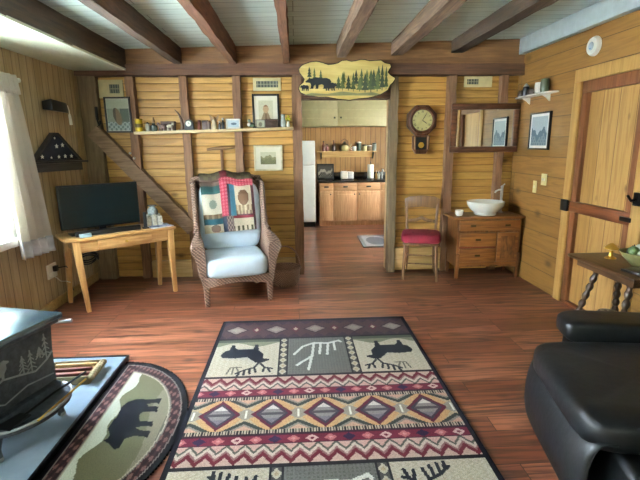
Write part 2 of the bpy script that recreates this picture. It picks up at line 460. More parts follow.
# ceiling joists
for (a, b, z, mt) in ((-1.93, -1.815, 2.365, BEAM_D), (-1.30, -1.22, 2.42, BEAM_D), (-.70, -.625, 2.415, BEAM_R), (-.115, -.045, 2.425, BEAM_R),
                      (.47, .575, 2.485, BEAM_W), (1.08, 1.205, 2.51, BEAM_W), (1.755, 1.885, 2.535, BEAM_D)):
    struct(hewn('y', YF, .03, a, b, z, cz((a + b) / 2) + .03, .005, 40).build('trim_%d' % tn, mt)); tn += 1
struct(MB().box(2.53, 2.6, YF, .02, 2.515, 2.75).build('trim_%d' % tn, WHITEP, bevel=.004)); tn += 1

# door in the right wall
d = bpy.data.objects.new('door_1', None); COL.objects.link(d); struct(d)
m = MB().box(XR + .04, XR + .085, DY0 + .02, DY1 - .02, .01, DZ - .02); m.build('door_panel', DOORP, d, smooth=False)
m = MB(); m.box(XR + .0, XR + .05, DY1 - .075, DY1, 0, DZ - .1); m.box(XR + .0, XR + .05, DY0, DY0 + .09, 0, DZ - .1); m.box(XR, XR + .05, DY0, DY1, DZ - .1, DZ)
m.build('door_frame', DARKTRIM, d, bevel=.004)
MB().box(XR - .01, XR + .04, DY0 - .02, DY1 + .02, .9, 1.0).build('door_bar', DARKBAR, d, bevel=.006)
m = MB(); m.box(XR - .035, XR, DY1 + .0, DY1 + .11, .9, 1.01); m.build('latch', BLACK, d, bevel=.006)
m = MB(); m.box(XR - .03, XR - .01, DY0 - .02, DY0 + .1, .93, .965); m.build('hinge', BLACK, d, bevel=.004)
m = MB(); m.box(XR - .022, XR, DY1 + .0, DY1 + .1, 0, DZ); m.box(XR - .022, XR, DY0 - .12, DY0, 0, DZ); m.box(XR - .022, XR, DY0 - .12, DY1 + .1, DZ, DZ + .11)
struct(m.build('trim_%d' % tn, TRIMP, bevel=.004)); tn += 1
struct(MB().box(XR, XR + .1, DY0, DY1, -.0, .03).build('trim_%d' % tn, DARKBAR)); tn += 1

# ------------------------------------------------------------------ floor coverings
BEAR = [(.02, .38), (.08, .5), (.2, .56), (.35, .55), (.5, .58), (.62, .6), (.72, .54), (.8, .53), (.84, .58), (.87, .53), (.93, .45), (1.0, .38), (.98, .33), (.88, .32), (.82, .3), (.78, .2), (.8, .05), (.84, 0), (.7, 0), (.68, .15), (.62, .22), (.6, .06), (.63, 0), (.52, 0), (.5, .2), (.38, .24), (.31, .2), (.31, .06), (.34, 0), (.21, 0), (.2, .15), (.14, .2), (.13, .05), (.16, 0), (.03, 0), (.04, .2)]
ELK = [(0, .5), (.04, .62), (.28, .66), (.5, .62), (.57, .73), (.67, .86), (.76, .88), (.9, .78), (.9, .72), (.79, .69), (.79, .5), (.69, .33), (.66, .05), (.6, .05), (.58, .27), (.3, .27), (.24, .2), (.21, .05), (.15, .05), (.14, .28), (.05, .34)]
ANT = [[(.72, .86), (.66, 1.02), (.5, 1.1), (.36, 1.22)], [(.66, 1.02), (.7, 1.2)], [(.58, 1.06), (.6, 1.24)], [(.5, 1.1), (.5, 1.28)], [(.42, 1.17), (.4, 1.3)], [(.76, .88), (.84, 1.02), (.98, 1.08)], [(.84, 1.02), (.82, 1.18)], [(.9, 1.05), (.94, 1.2)]]
WHITEANT = [[(.93, .17), (.9, .13), (.7, .2), (.45, .18), (.25, .28), (.1, .5)], [(.45, .18), (.41, .5), (.33, .9)], [(.41, .55), (.15, .78)], [(.57, .2), (.53, .5)], [(.7, .2), (.66, .52)], [(.8, .17), (.8, .4)]]
RW, RL = 1.615, 2.86
def diam(a, b): return abs(a) + abs(b)
def rugc(u, v):
    x = u * RW; y = v * RL - RL / 2; d = abs(y)
    if x < .03 or x > RW - .03 or d > RL / 2 - .025: return '#17171f'
    if d > 1.40: return '#17171f'
    if d > 1.04:                                     # end band with long diamonds
        if d > 1.385 or d < 1.055: return '#1b1a20'
        b = (d - 1.22) / .155; p = abs(((x - .807 + .165) % .33) - .165)
        k = diam(p / .105, b / .62)
        if k < .5: return '#a0968a'
        if k < .8: return '#8f8279'
        if k < 1: return '#33262c'
        k2 = diam((p - .165) / .04, b / .45)
        if k2 < .5: return '#b8a894'
        if k2 < 1: return '#5d3038'
        e = abs(b)
        if e > .62 and diam((((x + .02) % .1) - .05) / .05, (e - 1) / .4) < 1: return '#3a2a34'
        return '#4b3838'
    if d > .44:                                      # animal panels
        w = (d - .45) / .59
        if w < 0 or d > 1.03: return '#1b1a20'
        for a, b in ((.515, .585), (1.03, 1.10)):
            if a <= x <= b:
                q = (x - a) / (b - a)
                if q < .12 or q > .88: return '#1f1d22'
                s = abs(((w * 7) % 1) - .5)
                if diam((q - .5) / .42, s / .5) < .45: return '#b5a283'
                return '#c3b8a2' if diam((q - .5) / .42, s / .5) < .95 else '#4b4744'
        if x < .515: a, mir = (x - .05) / .45, False
        elif x > 1.10: a, mir = (x - 1.115) / .45, True
        else:
            a = (x - .585) / .445
            return '#dcdad0' if strokes(a, 1 - w if y < 0 else w, WHITEANT, .022) else ('#6d6c66' if (math.sin(x * 300) + math.sin(y * 260)) > -.6 else '#5e5d58')
        if mir: a = 1 - a
        if y < 0:                                    # far pair: feet toward the far end
            fy = (w)                                  # 1 at far side of the panel
            ey = (1 - fy) * 1.5 - .19
            ex = (a - .07) / .9
            if inpoly(ex, ey, [(p, q_ * .95 + .02) for p, q_ in ELK]): return '#22242c'
            if strokes(ex, ey, ANT, .022): return '#22242c'
            if .2 < ex < .45 and .95 < ey < 1.25 and strokes(ex, ey, [[(.2, 1.25), (.25, 1.0)], [(.3, 1.25), (.3, 1.02)], [(.42, 1.2), (.34, .98)], [(.25, 1.0), (.45, 1.0)]], .016): return '#6d675c'
            if fy > .82 + .06 * math.sin(ex * 7): return '#4d5345' if fy > .9 else '#7d7d68'
            return '#c9beaa' if math.sin(x * 160 + 4 * math.sin(y * 90)) > -.3 else '#bcb09a'
        fy = w                                        # 0 next to the zigzag
        ex = (a - .1) / .85; ey = (1 - fy) * 1.45 - .1
        if strokes(ex, ey, [[(p, q_ + .02) for p, q_ in l] for l in ANT], .025): return '#22242c'
        if inpoly(ex, ey, ELK): return '#22242c'
        return '#c9beaa' if math.sin(x * 160 + 4 * math.sin(y * 90)) > -.3 else '#bcb09a'
    if d > .425: return '#201c20'
    if d > .275:                                     # zigzags
        t = abs(((x / .095) % 1) - .5) * 2            # 0..1
        k = (d - .275) / .15 + (t - .5) * .42
        if k < .12: return '#c9a79b'
        if k < .26: return '#57594f'
        if k < .44: return '#cdbfae'
        if k < .56: return '#8e6a66'
        if k < .80: return '#661f2b'
        return '#c4aa9a'
    if d > .19:                                      # red band of small diamonds
        if d > .268 or d < .2: return '#3a1a2a'
        q = int((x + .02) / .1); p = ((x + .02) % .1) - .05; b = (d - .235) / .034
        k = diam(p / .04, b)
        if q % 4 == 1: return '#2c1f3a' if k < .95 else '#6c2435'
        if k < .35: return '#6c2435' if q % 2 else '#d0938c'
        if k < .9: return '#d3b3a8' if q % 2 else '#b76f6d'
        return '#6c2435'
    if d > .15:
        return '#2b2a2c' if ((x / .016) % 1 < .5 or d > .18) else '#b7aa94'
    s = .305; p = ((x - .81 + s / 2) % s) - s / 2; b = y / .15
    k = diam(p / .125, b)
    if k < .62:
        if abs(b) < .08: return '#4e4a4e'
        if abs(b) < .3: return '#8a8683'
        return '#d6d0c4' if b < 0 else '#77737a'
    if k < .78: return '#3c3540'
    if k < .98: return '#5a1f30'
    p2 = abs(p) - s / 2                               # between the diamonds
    k2 = diam(p2 / .13, (1 - abs(b)) / .62)
    if k2 < .45: return '#c9a08a'
    if k2 < .62: return '#8e867a'
    if k2 < .95: return '#343b36'
    if abs(p2) < .007 and abs(b) < .25: return '#e6e0d2'
    if diam(p2 / .085, b / .38) < 1: return '#9a9184'
    return '#c9a070' if k < 1.36 else '#bba888'
rug = patterned('area_rug', RUGM, 270, 440, lambda u, v: (-.675 + u * RW, -1.465 - v * RL, .014), rugc, thick=.012)
tag(rug, 'large rectangular lodge rug with elk panels and red diamond bands on the plank floor', 'rug')

# half-oval rug in front of the hearth
OL, OD, OC = 1.62, .6, -2.985
def oin(u, v):
    return ((2 * u - 1) ** 2 + v ** 2) < 1
def oval(u, v):
    e = math.hypot(2 * u - 1, v); x = v * OD; y = (u - .5) * OL
    edge = min((1 - e) * .62, x)
    if edge < .035: return '#0c0c10'
    if edge < .105:
        q = math.sin(u * 95 + v * 40) * math.sin(v * 70 - u * 30)
        if edge < .043 or edge > .097: return '#6f6660'
        return '#6a4c46' if q > .35 else ('#392324' if q > -.3 else '#2a1b1e')
    if edge < .113: return '#a79c8a'
    a = (u - .305) / .3; b = (.7 - v) * .6 / .4     # bear walks towards u = 1, feet towards the rounded edge
    if inpoly(a, b + .12 * (a - .5), BEAR): return '#0b0d14'
    h = .34 + .03 * math.sin(u * 16) + .03 * math.sin(u * 37)
    if v < h - .05: return '#c2c6b4'
    h2 = .66 + .05 * math.sin(u * 11 + 1)
    if v < h2: return '#6a684f'
    if v > .8: return '#5f5f52'
    return '#7f7965'
orug = patterned('hearth_rug', RUGM, 230, 90, lambda u, v: (-1.266 + v * OD, OC + OL / 2 - u * OL, .012), oval, thick=.01, inside=oin)
tag(orug, 'half-oval rug with a black bear lying along the hearth edge', 'rug')

struct_h = MB().box(-2.3, -1.285, -3.9, -2.12, 0, .03).build('hearth_pad', plain('slate_blue_hearth', '#8fa2b4', .22, noise=.08, scale=5), bevel=.004)
tag(struct_h, 'flat grey-blue hearth pad under the black wood stove', 'hearth')
edge = MB().box(-1.285, -1.268, -3.9, -2.105, 0, .033).box(-2.3, -1.285, -2.12, -2.105, 0, .033).build('edging', SATIN, struct_h, label='black metal edging strip')

# ------------------------------------------------------------------ wood stove
SA = math.atan2(-.27, .963)                       # direction the stove faces
stv = thing('wood_stove', 'small black cast-iron wood stove with tree and moose relief on the hearth', 'stove', (-1.38, -2.83, .0305), SA)
# local: +x is outward (front), y along the front (+y is the far end)
IRON = plain('cast_iron', '#4c535b', .42, .3, noise=.2, bump=.2, scale=40)
IRONT = plain('stove_top_reflection', '#6f8a96', .2, .75, noise=.1)  # blue reflection on the top plate put into its base colour
SILVER = plain('silver_trim_highlight', '#9aa1a5', .4, .5)  # silver of the fittings; on the relief it paints in the highlights
MB().hexa([(-.42, -.45, .2), (-.04, -.45, .2), (-.04, .0, .2), (-.42, .0, .2)], [(-.44, -.48, .57), (-.02, -.48, .57), (-.02, .02, .57), (-.44, .02, .57)]).build('firebox', IRON, stv, bevel=.012)
MB().box(-.47, .03, -.52, .05, .575, .61).build('top_plate', IRONT, stv, bevel=.008)
MB().box(-.45, .01, -.5, .035, .553, .576).build('cornice', IRON, stv, bevel=.004)
def lip(z0, z1, k=1.0):
    P = [(-.05, -.44 * k)]
    for i in range(13):
        a = -PI / 2 + PI * i / 12
        P.append((-.03 + .17 * k * math.cos(a), -.2 + .25 * k * math.sin(a)))
    P.append((-.05, .05)); return P
MB().prism(lip(0, 0), .135, .152, 'z').build('ash_lip', IRON, stv, bevel=.004)
r = MB(); r.tube([(x, y, .165) for x, y in lip(0, 0)[1:-1]], .008, 8); r.build('lip_rim', SILVER, stv)
MB().box(-.45, .0, -.46, .01, .15, .205).build('base_frame', IRON, stv, bevel=.01)
for (x, y) in ((-.03, -.02), (-.03, -.42), (-.4, -.02), (-.4, -.42)):
    g = MB().lathe([(.014, 0), (.02, .01), (.018, .03), (.016, .06), (.028, .11), (.035, .15)], (x + (.025 if x > -.1 else -.02), y, 0), 12)
    g.build('leg', IRON, stv)
    if x > -.1: MB().ball((x + .03, y, .012), .018, 8).build('foot', SILVER, stv)
# front door with relief: frame, firs and a moose
fx = lambda z: -.04 + .02 * (z - .2) / .37
m = MB(); m.box(-.05, -.012, -.44, -.01, .225, .54); m.build('door', IRON, stv, bevel=.006)
dr = stv.children[-1]
rel = MB()
for (y, z, h) in ((-.06, .37, .15), (-.16, .34, .13), (-.21, .36, .1), (-.1, .4, .06)):
    rel.tube([(-.008, y, z), (-.008, y, z + h)], .0035, 6)
    for k in range(4):
        zz = z + h * (.25 + .2 * k); w = .03 * (1 - k * .2)
        rel.tube([(-.008, y - w, zz - .014), (-.008, y, zz + .008), (-.008, y + w, zz - .014)], .003, 6)
rel.tube([(-.008, -.42, .36), (-.008, -.33, .39), (-.008, -.25, .37), (-.008, -.14, .34), (-.008, -.06, .37), (-.008, -.02, .4)], .005, 6)
rel.tube([(-.008, -.42, .3), (-.008, -.34, .26), (-.008, -.2, .29), (-.008, -.03, .27)], .004, 6)
rel.build('tree_relief', SILVER, dr)
mo = MB(); MM = [(p * .16 - .43, q * .12 + .38) for p, q in ELK]
mo.prism(MM, -.012, -.004, 'x'); mo.build('moose_relief', SILVER, dr)
h = MB(); h.tube([(-.02, .04, .545), (.01, .075, .54), (.05, .085, .545)], [.008, .008, .011], 8); h.build('handle', SILVER, stv)
# chimney outlet and pipe run out of the frame to the left
MB().lathe([(.09, .61), (.075, .64), (.075, 2.32)], (-.3, -.24, 0), 20).build('flue_pipe', IRON, stv)
# poker lying on the lip
pk = thing('fireplace_shovel', 'black iron fireplace shovel lying across the stove lip', 'shovel', (-1.38, -2.83, .03), SA)
MB().tube([(.05, -.3, .185), (.04, -.1, .19), (.06, .13, .2)], .007, 8).build('handle', BLACK, pk)
MB().hexa([(-.0, -.42, .182), (.09, -.42, .182), (.085, -.29, .182), (.02, -.29, .182)], [(-.0, -.42, .19), (.09, -.42, .19), (.085, -.29, .19), (.02, -.29, .19)]).build('blade', BLACK, pk)
pk2 = tag(MB().tube([(-1.33, -3.16, .2), (-1.3, -2.98, .205), (-1.262, -2.78, .215)], .006, 8).build('fire_poker', BRASS), 'thin brass fire poker lying beside the shovel on the stove lip', 'poker')

# kindling tray behind the stove
kt = thing('kindling_tray', 'low tan tray of kindling on the hearth behind the stove', 'tray', (-1.545, -2.4, .0305), .05)
TAN = plain('tan_board', '#8d7d5c', .7, noise=.15)
k = MB(); k.box(-.16, .16, -.12, .12, 0, .012)
k.box(-.16, .16, -.12, -.108, 0, .058); k.box(-.16, .16, .108, .12, 0, .058); k.box(-.16, -.148, -.12, .12, 0, .058); k.box(.148, .16, -.12, .12, 0, .058)
k.build('tray', TAN, kt, bevel=.003)
k = MB()
for i in range(9): k.ball((.175, -.11 + .027 * i, .045), .02, 6)
k.build('fringe', TAN, kt)
KS = wood('kindling_wood', '#7a5838', '#bba06e', 'x', 8)
KR = plain('red_brown_kindling', '#5c2a22', .7)
for i in range(6):
    y = -.085 + i * .034; z = .026 + (i % 2) * .016
    st = MB().box(-.138 + random.uniform(0, .02), .138 - random.uniform(0, .02), y - .012, y + .012, z - .011, z + .011)
    tag(st.build('kindling_stick', KR if i in (1, 3) else KS, None, (-1.545, -2.4, .0305), .05, bevel=.003),
        'split kindling stick in the tan tray behind the stove', 'firewood', 'kindling in the tray')

# ------------------------------------------------------------------ desk with television
DESKW = wood('golden_pine_desk', '#a87845', '#d3a86c', 'x', 8, .35, coat=.1)
LEGW = wood('pine_desk_leg', '#a87845', '#cfa569', 'z', 8, .4)
DA = math.atan2(.613, .79)
def DL(u, v, z=0):
    return (-2.11 + .79 * u - .613 * v, -1.19 + .613 * u + .79 * v, z)
dk = thing('writing_desk', 'honey pine writing desk set across the corner carrying the television', 'desk', DL(0, 0), DA)
DD = .43
MB().box(0, 1.055, 0, DD, .695, .722).build('desk_top', DESKW, dk, bevel=.005)
m = MB(); m.box(.1, 1.0, .03, .045, .58, .696); m.box(.1, 1.0, DD - .05, DD - .035, .58, .696); m.box(.1, .115, .03, DD - .04, .58, .696); m.box(.985, 1.0, .03, DD - .04, .58, .696)
m.build('apron', DESKW, dk)
dw = MB().box(.29, .8, .018, .032, .595, .685).build('drawer', DESKW, dk, bevel=.003)
MB().lathe([(.006, 0), (.006, .012), (.014, .02), (.012, .03)], (.545, .018, .64), 14, Matrix.Rotation(PI / 2, 4, 'X')).build('knob', BRASS, dw)
for (u, v, du, dv) in ((.1, .05, .04, -.03), (1.0, .05, .015, 0.005), (.1, DD - .05, -.03, .06), (1.0, DD - .05, -.02, .02)):
    s1, s0 = .034, .019
    MB().hexa([(u + du - s0, v + dv - s0, 0), (u + du + s0, v + dv - s0, 0), (u + du + s0, v + dv + s0, 0), (u + du - s0, v + dv + s0, 0)],
              [(u - s1, v - s1, .696), (u + s1, v - s1, .696), (u + s1, v + s1, .696), (u - s1, v + s1, .696)]).build('leg', LEGW, dk, bevel=.004)
tv = thing('television', 'black flat-screen television on the pine corner desk', 'television', DL(.4, .22, .722), DA)
SCR = plain('dark_screen', '#0b1719', .3, 0, noise=.05, spec=.35)
MB().box(-.365, .365, -.006, .03, .055, .475).build('casing', SATIN, tv, bevel=.006)
MB().box(-.352, .352, -.009, -.005, .075, .462).build('screen', SCR, tv)
MB().box(-.03, .03, .0, .03, .0, .08).build('stand_neck', SATIN, tv)
MB().box(-.3, .31, -.06, .09, 0, .014).build('stand_foot', SATIN, tv, bevel=.004)
sb = tag(MB().box(.12, .72, -.025, .025, 0, .05).build('sound_bar', SATIN, None, DL(0, .1, .722), DA, bevel=.01), 'long black sound bar in front of the television', 'speaker')
PAPER = plain('white_paper', '#dfe0e4', .6, noise=.03)
bxw = thing('streaming_box', 'small pale blue box at the left end of the sound bar', 'box', DL(.19, .04, .722), DA)
MB().box(-.05, .05, -.025, .02, 0, .035).build('case', plain('pale_blue_plastic', '#a9c6cf', .4), bxw, bevel=.005)
sp = thing('standing_remote', 'thin dark remote standing upright at the right end of the television', 'remote control', DL(.775, .1, .722), DA)
MB().box(-.016, .016, -.012, .012, .012, .17).build('body', plain('dark_grey_plastic', '#2f3338', .4), sp, bevel=.005)
MB().box(-.03, .03, -.03, .03, 0, .014).build('base', SATIN, sp, bevel=.004)
mg = thing('magazine_pile', 'white papers with blue print on the right end of the desk', 'papers', DL(.91, .13, .722), DA)
MB().box(-.1, .13, -.1, .12, 0, .008, Matrix.Rotation(.1, 4, 'Z')).build('lower_sheet', PAPER, mg)
MB().box(-.09, .12, -.08, .1, .008, .014, Matrix.Rotation(-.12, 4, 'Z')).build('upper_sheet', plain('blue_print', '#8c9ab5', .6, noise=.35, scale=30), mg)
# glass candle holder cluster: three white candles in a wire holder
cd = thing('votive_holder', 'tall cut-glass candle holder standing on the white papers', 'candle holder', DL(.88, .16, .737), DA)
FROST = plain('frosted_glass', '#c3c3b6', .25, noise=.15, scale=50)
m = MB()
for i in range(3):
    for j in range(2):
        m.box(-.085 + i * .057, -.034 + i * .057, -.055 + j * .055, -.005 + j * .055, 0, .1 + .02 * ((i + j) % 2))
m.build('glass', FROST, cd, bevel=.008)
m = MB(); m.lathe([(.05, .11), (.055, .15), (.04, .18), (.02, .2), (.045, .205), (.045, .212)], (0, 0, 0), 16); m.build('dome', plain('grey_glass', '#7d8583', .2, noise=.3, scale=40), cd)

# cord coil under the desk, wall outlet and its cords
cc = MB(); pts = []
for i in range(49):
    a = 2 * PI * i / 16
    pts.append((.085 * math.cos(a), .004 * (i % 16) + .006 * math.sin(i), .055 * math.sin(a) + .0012 * i))
cc.tube(pts, .007, 8); cc.tube([pts[-1], (.0, .02, .1), (-.06, .03, .18)], .006, 8)
tag(cc.build('cable_coil', SATIN, None, DL(.26, .3, .43), DA), 'coil of black cable hanging under the corner desk', 'cable')
ol = thing('wall_outlet', 'white outlet plate low on the left wall beside the desk', 'outlet', (XL, -.95, .38))
MB().box(.0, .014, -.08, .08, -.07, .07).build('plate', WHITE, ol, bevel=.004)
MB().box(.014, .05, .0, .05, -.01, .045).build('plug', SATIN, ol, bevel=.006)
MB().box(.014, .045, -.06, -.02, -.05, -.01).build('adapter', WHITE, ol, bevel=.006)
tag(MB().tube([(XL + .05, -.92, .4), (XL + .1, -.86, .4), (XL + .1, -.8, .33), (XL + .07, -.76, .2), (XL + .06, -.7, .1)], .006, 8).build('power_cord', SATIN), 'black power cord from the outlet by the desk', 'cord')
tag(MB().tube([(XL + .045, -.99, .34), (XL + .09, -.97, .28), (XL + .1, -.88, .25), (XL + .1, -.78, .2)], .004, 8).build('lamp_cord', plain('white_cord', '#d8d6cc', .5)), 'thin white cord from the outlet by the desk', 'cord')

# ------------------------------------------------------------------ wing chair
WK = wicker('brown_wicker', '#564033', '#a3836d', 62)
BLUE = plain('pale_blue_cotton', '#d3e2f0', .9, noise=.04, scale=8, bump=.1)
CA = math.atan2(.249, .968)
ch = thing('wing_chair', 'brown wicker wing armchair with pale blue cushions against the log wall', 'armchair', (-.675, -.645, 0), CA)
for (x, y, sx) in ((-.31, -.33, -1), (.31, -.33, 1), (-.28, .3, -1), (.28, .3, 1)):
    s1, s0 = .034, .022
    MB().hexa([(x - s0, y - s0, 0), (x + s0, y - s0, 0), (x + s0, y + s0, 0), (x - s0, y + s0, 0)],
              [(x - s1, y - s1, .3), (x + s1, y - s1, .3), (x + s1, y + s1, .3), (x - s1, y + s1, .3)]).build('leg', WK, ch, bevel=.006)
# seat box with arched lower edge
ap = [(-.34, .3), (-.34, .2)] + [(-.3 + .6 * i / 10, .195 + .04 * math.sin(PI * i / 10)) for i in range(11)] + [(.34, .2), (.34, .3)]
m = MB(); m.prism(ap, -.37, -.33); m.box(-.34, .34, -.34, .34, .24, .3); m.build('seat_frame', WK, ch, bevel=.006)
def side(s):
    def fn(u, v):
        y = -.37 + .66 * u
        k = min(1, max(0, (u - .58) / .2)); k = k * k * (3 - 2 * k)
        top = .6 + .2 * min(u, .58) + (1.15 - .716) * k
        k = min(1, max(0, (u - .12) / .5)); k = k * k * (3 - 2 * k)
        z = .22 + (top - .22) * v
        fl = .335 + .09 * min(1, max(0, (z - .22) / .38)) ** 1.5 * (1 - k) + .02 * k
        return (s * fl, y + .05 * max(0, z - .6), z)
    m = MB(); rings = []
    for i in range(25):
        u = i / 24; k = min(1, max(0, (u - .12) / .5)); k = k * k * (3 - 2 * k)
        X, Y, Z = fn(u, 1); o_ = abs(X); inn = .3 + .02 * k
        prof = [(inn, .22)] + [(inn + .004, .22 + (Z - .25) * t) for t in (.35, .7, 1)] + [(inn + .02, Z + .005), ((inn + o_) / 2, Z + .02), (o_, Z), (o_ + .012, Z - .035)]
        prof += [(abs(fn(u, t)[0]) + .012, .22 + (Z - .22) * t) for t in (.75, .5, .25, 0)]
        rings.append([m.bm.verts.new((s * px, -.37 + .66 * u + .05 * max(0, pz - .6), pz)) for px, pz in prof])
    q = len(rings[0])
    for a, b in zip(rings, rings[1:]):
        for j in range(q): m.bm.faces.new((a[j], a[(j + 1) % q], b[(j + 1) % q], b[j]))
    m.bm.faces.new(rings[0]); m.bm.faces.new(list(reversed(rings[-1])))
    o = m.build('arm', WK, ch)
    r = MB(); r.tube([fn(.45 + .55 * i / 24, 1) for i in range(25)], .022, 10)
    r.tube([fn(1, .4 + .6 * i / 12) for i in range(13)], .026, 10); r.ball(fn(1, 1.015), .036, 8)
    r.build('arm_rim', WK, o)
side(-1); side(1)
bk = MB(); bk.grid(lambda u, v: (-.37 + .74 * u, .29 + .08 * v, .26 + (.92 + .05 * math.sin(PI * u)) * v), 14, 16)
bo = bk.build('backrest', WK, ch, solid=.05)
r = MB(); r.tube([(-.37 + .74 * i / 16, .37, 1.18 + .05 * math.sin(PI * i / 16)) for i in range(17)], .036, 10); r.build('top_rim', WK, bo)
def pillow(x0, x1, y0, y1, z0, z1, bulge=.02, n=10, bev=.05):
    m = MB()
    def sup(a): return math.copysign(abs(a) ** .45, a)
    cx, cy, cz_ = (x0 + x1) / 2, (y0 + y1) / 2, (z0 + z1) / 2
    hx, hy, hz = (x1 - x0) / 2, (y1 - y0) / 2, (z1 - z0) / 2
    rings = []; NU, NV = 36, 16
    for j in range(NV + 1):
        b = -PI / 2 + PI * j / NV
        cb, sb_ = abs(math.cos(b)) ** .25, math.copysign(abs(math.sin(b)) ** .5, math.sin(b))
        ring = []
        for i in range(NU):
            a = 2 * PI * i / NU
            ca, sa = math.copysign(abs(math.cos(a)) ** .3, math.cos(a)), math.copysign(abs(math.sin(a)) ** .3, math.sin(a))
            ring.append(m.bm.verts.new((cx + hx * max(cb, .02) * ca, cy + hy * max(cb, .02) * sa, cz_ + hz * sb_)))
        rings.append(ring)
    for a, b in zip(rings, rings[1:]):
        for i in range(NU): m.bm.faces.new((a[i], a[(i + 1) % NU], b[(i + 1) % NU], b[i]))
    m.bm.faces.new(list(reversed(rings[0]))); m.bm.faces.new(rings[-1])
    return m
pillow(-.315, .305, -.4, .22, .275, .48).build('seat_cushion', BLUE, ch, label='pale blue seat cushion')
pillow(-.32, .325, .13, .3, .45, 1.165).build('back_cushion', BLUE, ch, label='pale blue back cushion')

# patchwork quilt folded over the chair back
def qc(u, v):
    """u 0..1 across, v 0..1 from the front hem up and over the top"""
    if v > .8:
        if abs(u - .45) < .06: return '#5b1f26'
        return '#57513a' if math.sin(u * 40) * math.sin(v * 60) > 0 else '#4a3f30'
    w = v / .8
    if u < .36:
        if w < .28:
            a, b = u / .36, w / .28
            if b > .6: return '#2d5560'
            return '#6f5a4c' if math.hypot(a - .6, (b - .3) * .9) < .25 else '#c7bda2'
        if w < .36: return '#5c4a38' if math.sin(u * 60) > -.2 else '#86715a'
        if w < .8:
            a, b = u / .36, (w - .36) / .44
            if math.hypot(a - .55, b - .45) < .2: return '#7f8a7d'
            return '#2c4a48' if b > .88 else '#cfc8b4'
        if w < .9: return '#24403e'
        return '#5e4b42'
    if w < .3:
        a, b = (u - .36) / .64, w / .3
        if a < .14: return '#2b3340'
        if a < .32: return '#8f8072' if math.sin(a * 80) * math.sin(b * 20) > 0 else '#47383a'
        if a > .94: return '#3b2a2c'
        if b > .82: return '#7f2a34'
        if b < .35: return '#4d4a36' if (math.sin(a * 45) > .2) else '#cfc4a8'
        return '#cfc4a8'
    a, b = (u - .36) / .64, (w - .3) / .7
    if a < .2 or b > .84: return '#a2384a' if (math.sin(a * 70) + math.sin(b * 70)) > -.3 else '#c06a72'
    if a < .26: return '#39323a'
    if a < .42: return '#4f8295'
    if a > .92 or b < .04: return '#4a2d34'
    if b < .14: return '#7c6b5a' if math.sin(a * 60) > 0 else '#bfae90'
    if math.hypot((a - .67) / .16, (b - .52) / .22) < 1: return '#6a4f3a'
    if b < .3: return '#8d7c62' if math.sin(a * 50) > 0 else '#cbbf9f'
    return '#d0c7ad'
def qpos(u, v):
    x = -.29 + .54 * u
    zt = 1.235 + .03 * math.sin(PI * u) + (.012 * math.cos(u * 13))
    wob = .006 * math.sin(u * 17 + v * 6)
    if v < .78:
        t = v / .78
        return (x + .02 * (1 - t), .108 + .012 * math.sin(PI * t) + wob + .16 * max(0, t - .75) , (.645 + (zt - .07 - .645) * t) + .02 * u * (1 - t))
    t = (v - .78) / .22
    a = PI * t * .9
    return (x, .158 + .16 * (1 - math.cos(a)) + .0, zt - .07 + .075 * math.sin(a))
q = patterned('quilt', QUILTM, 70, 100, qpos, qc, loc=(-.675, -.645, 0), rotz=CA)
md = q.modifiers.new('Solidify', 'SOLIDIFY'); md.thickness = .016; md.offset = 0
tag(q, 'red, teal and cream patchwork quilt folded over the wing chair back', 'quilt')

# T-handled tool behind the chair
tt = thing('cross_handled_auger', 'old wooden T-handled tool leaning upright behind the wing chair', 'tool', (-.85, .03, 0))
MB().tube([(.0, -.005, .02), (.0, .02, .8), (-.005, .025, 1.5)], [.012, .016, .016], 10).build('shaft', POST, tt)
MB().tube([(-.17, .02, 1.505), (-.08, .02, 1.515), (0, .02, 1.522), (.09, .02, 1.525), (.16, .02, 1.53)], [.013, .02, .024, .02, .013], 12).build('handle', wood('worn_handle', '#6a4a2c', '#94703f', 'x', 8), tt)

# wicker basket with a hoop handle
bs = thing('handled_basket', 'round brown wicker basket with hoop handle beside the wing chair', 'basket', (-.15, -.36, 0))
BW = wicker('basket_wicker', '#6a4636', '#c09a80', 110)
MB().lathe([(.13, 0), (.155, .03), (.165, .1), (.175, .19), (.165, .19), (.152, .1), (.12, .03), (.02, .025)], (0, 0, 0), 28).build('bowl', BW, bs)
MB().tube([(.172 * math.cos(2 * PI * i / 28), .172 * math.sin(2 * PI * i / 28), .195) for i in range(28)], .014, 8, closed=True).build('rim', BW, bs)
MB().tube([(-.17 * math.cos(PI * i / 20), .0, .17 + .27 * math.sin(PI * i / 20) ** .8) for i in range(21)], .009, 8).build('handle', BW, bs)

# ------------------------------------------------------------------ long shelf on the posts and what stands on it
SH = Matrix.Rotation(-.0218, 4, 'Y')
def shz(x): return 1.706 + (x + 1.765) * .0218
m = MB(); m.box(0, 1.745, -.135, .08, -.03, 0, Matrix.Translation((-1.765, 0, 1.706)) @ SH)
tag(m.build('wall_shelf', wood('pale_shelf', '#b89a6a', '#dcc79a', 'x', 8, .5), bevel=.003), 'long pale pine shelf across the log wall above the wing chair', 'shelf')
def item(name, label, cat, x, y=-.06, rz=0, group=None): return thing(name, label, cat, (x, y, shz(x) + .001), rz, group)
t = item('tea_tin', 'yellow tin at the left end of the long shelf', 'tin', -1.725)
MB().lathe([(.04, 0), (.04, .125)], n=20).build('can', plain('yellow_tin', '#d3b21c', .35, .2), t); MB().lathe([(.042, .125), (.042, .137), (.01, .14)], n=20).build('lid', plain('gold_lid', '#b8992e', .3, .6), t)
MB().lathe([(.0408, .045), (.0408, .085)], n=20).build('band', plain('brown_label', '#6b5417', .5), t)
t = item('stoneware_jar', 'small grey jar right of the yellow tin', 'jar', -1.63)
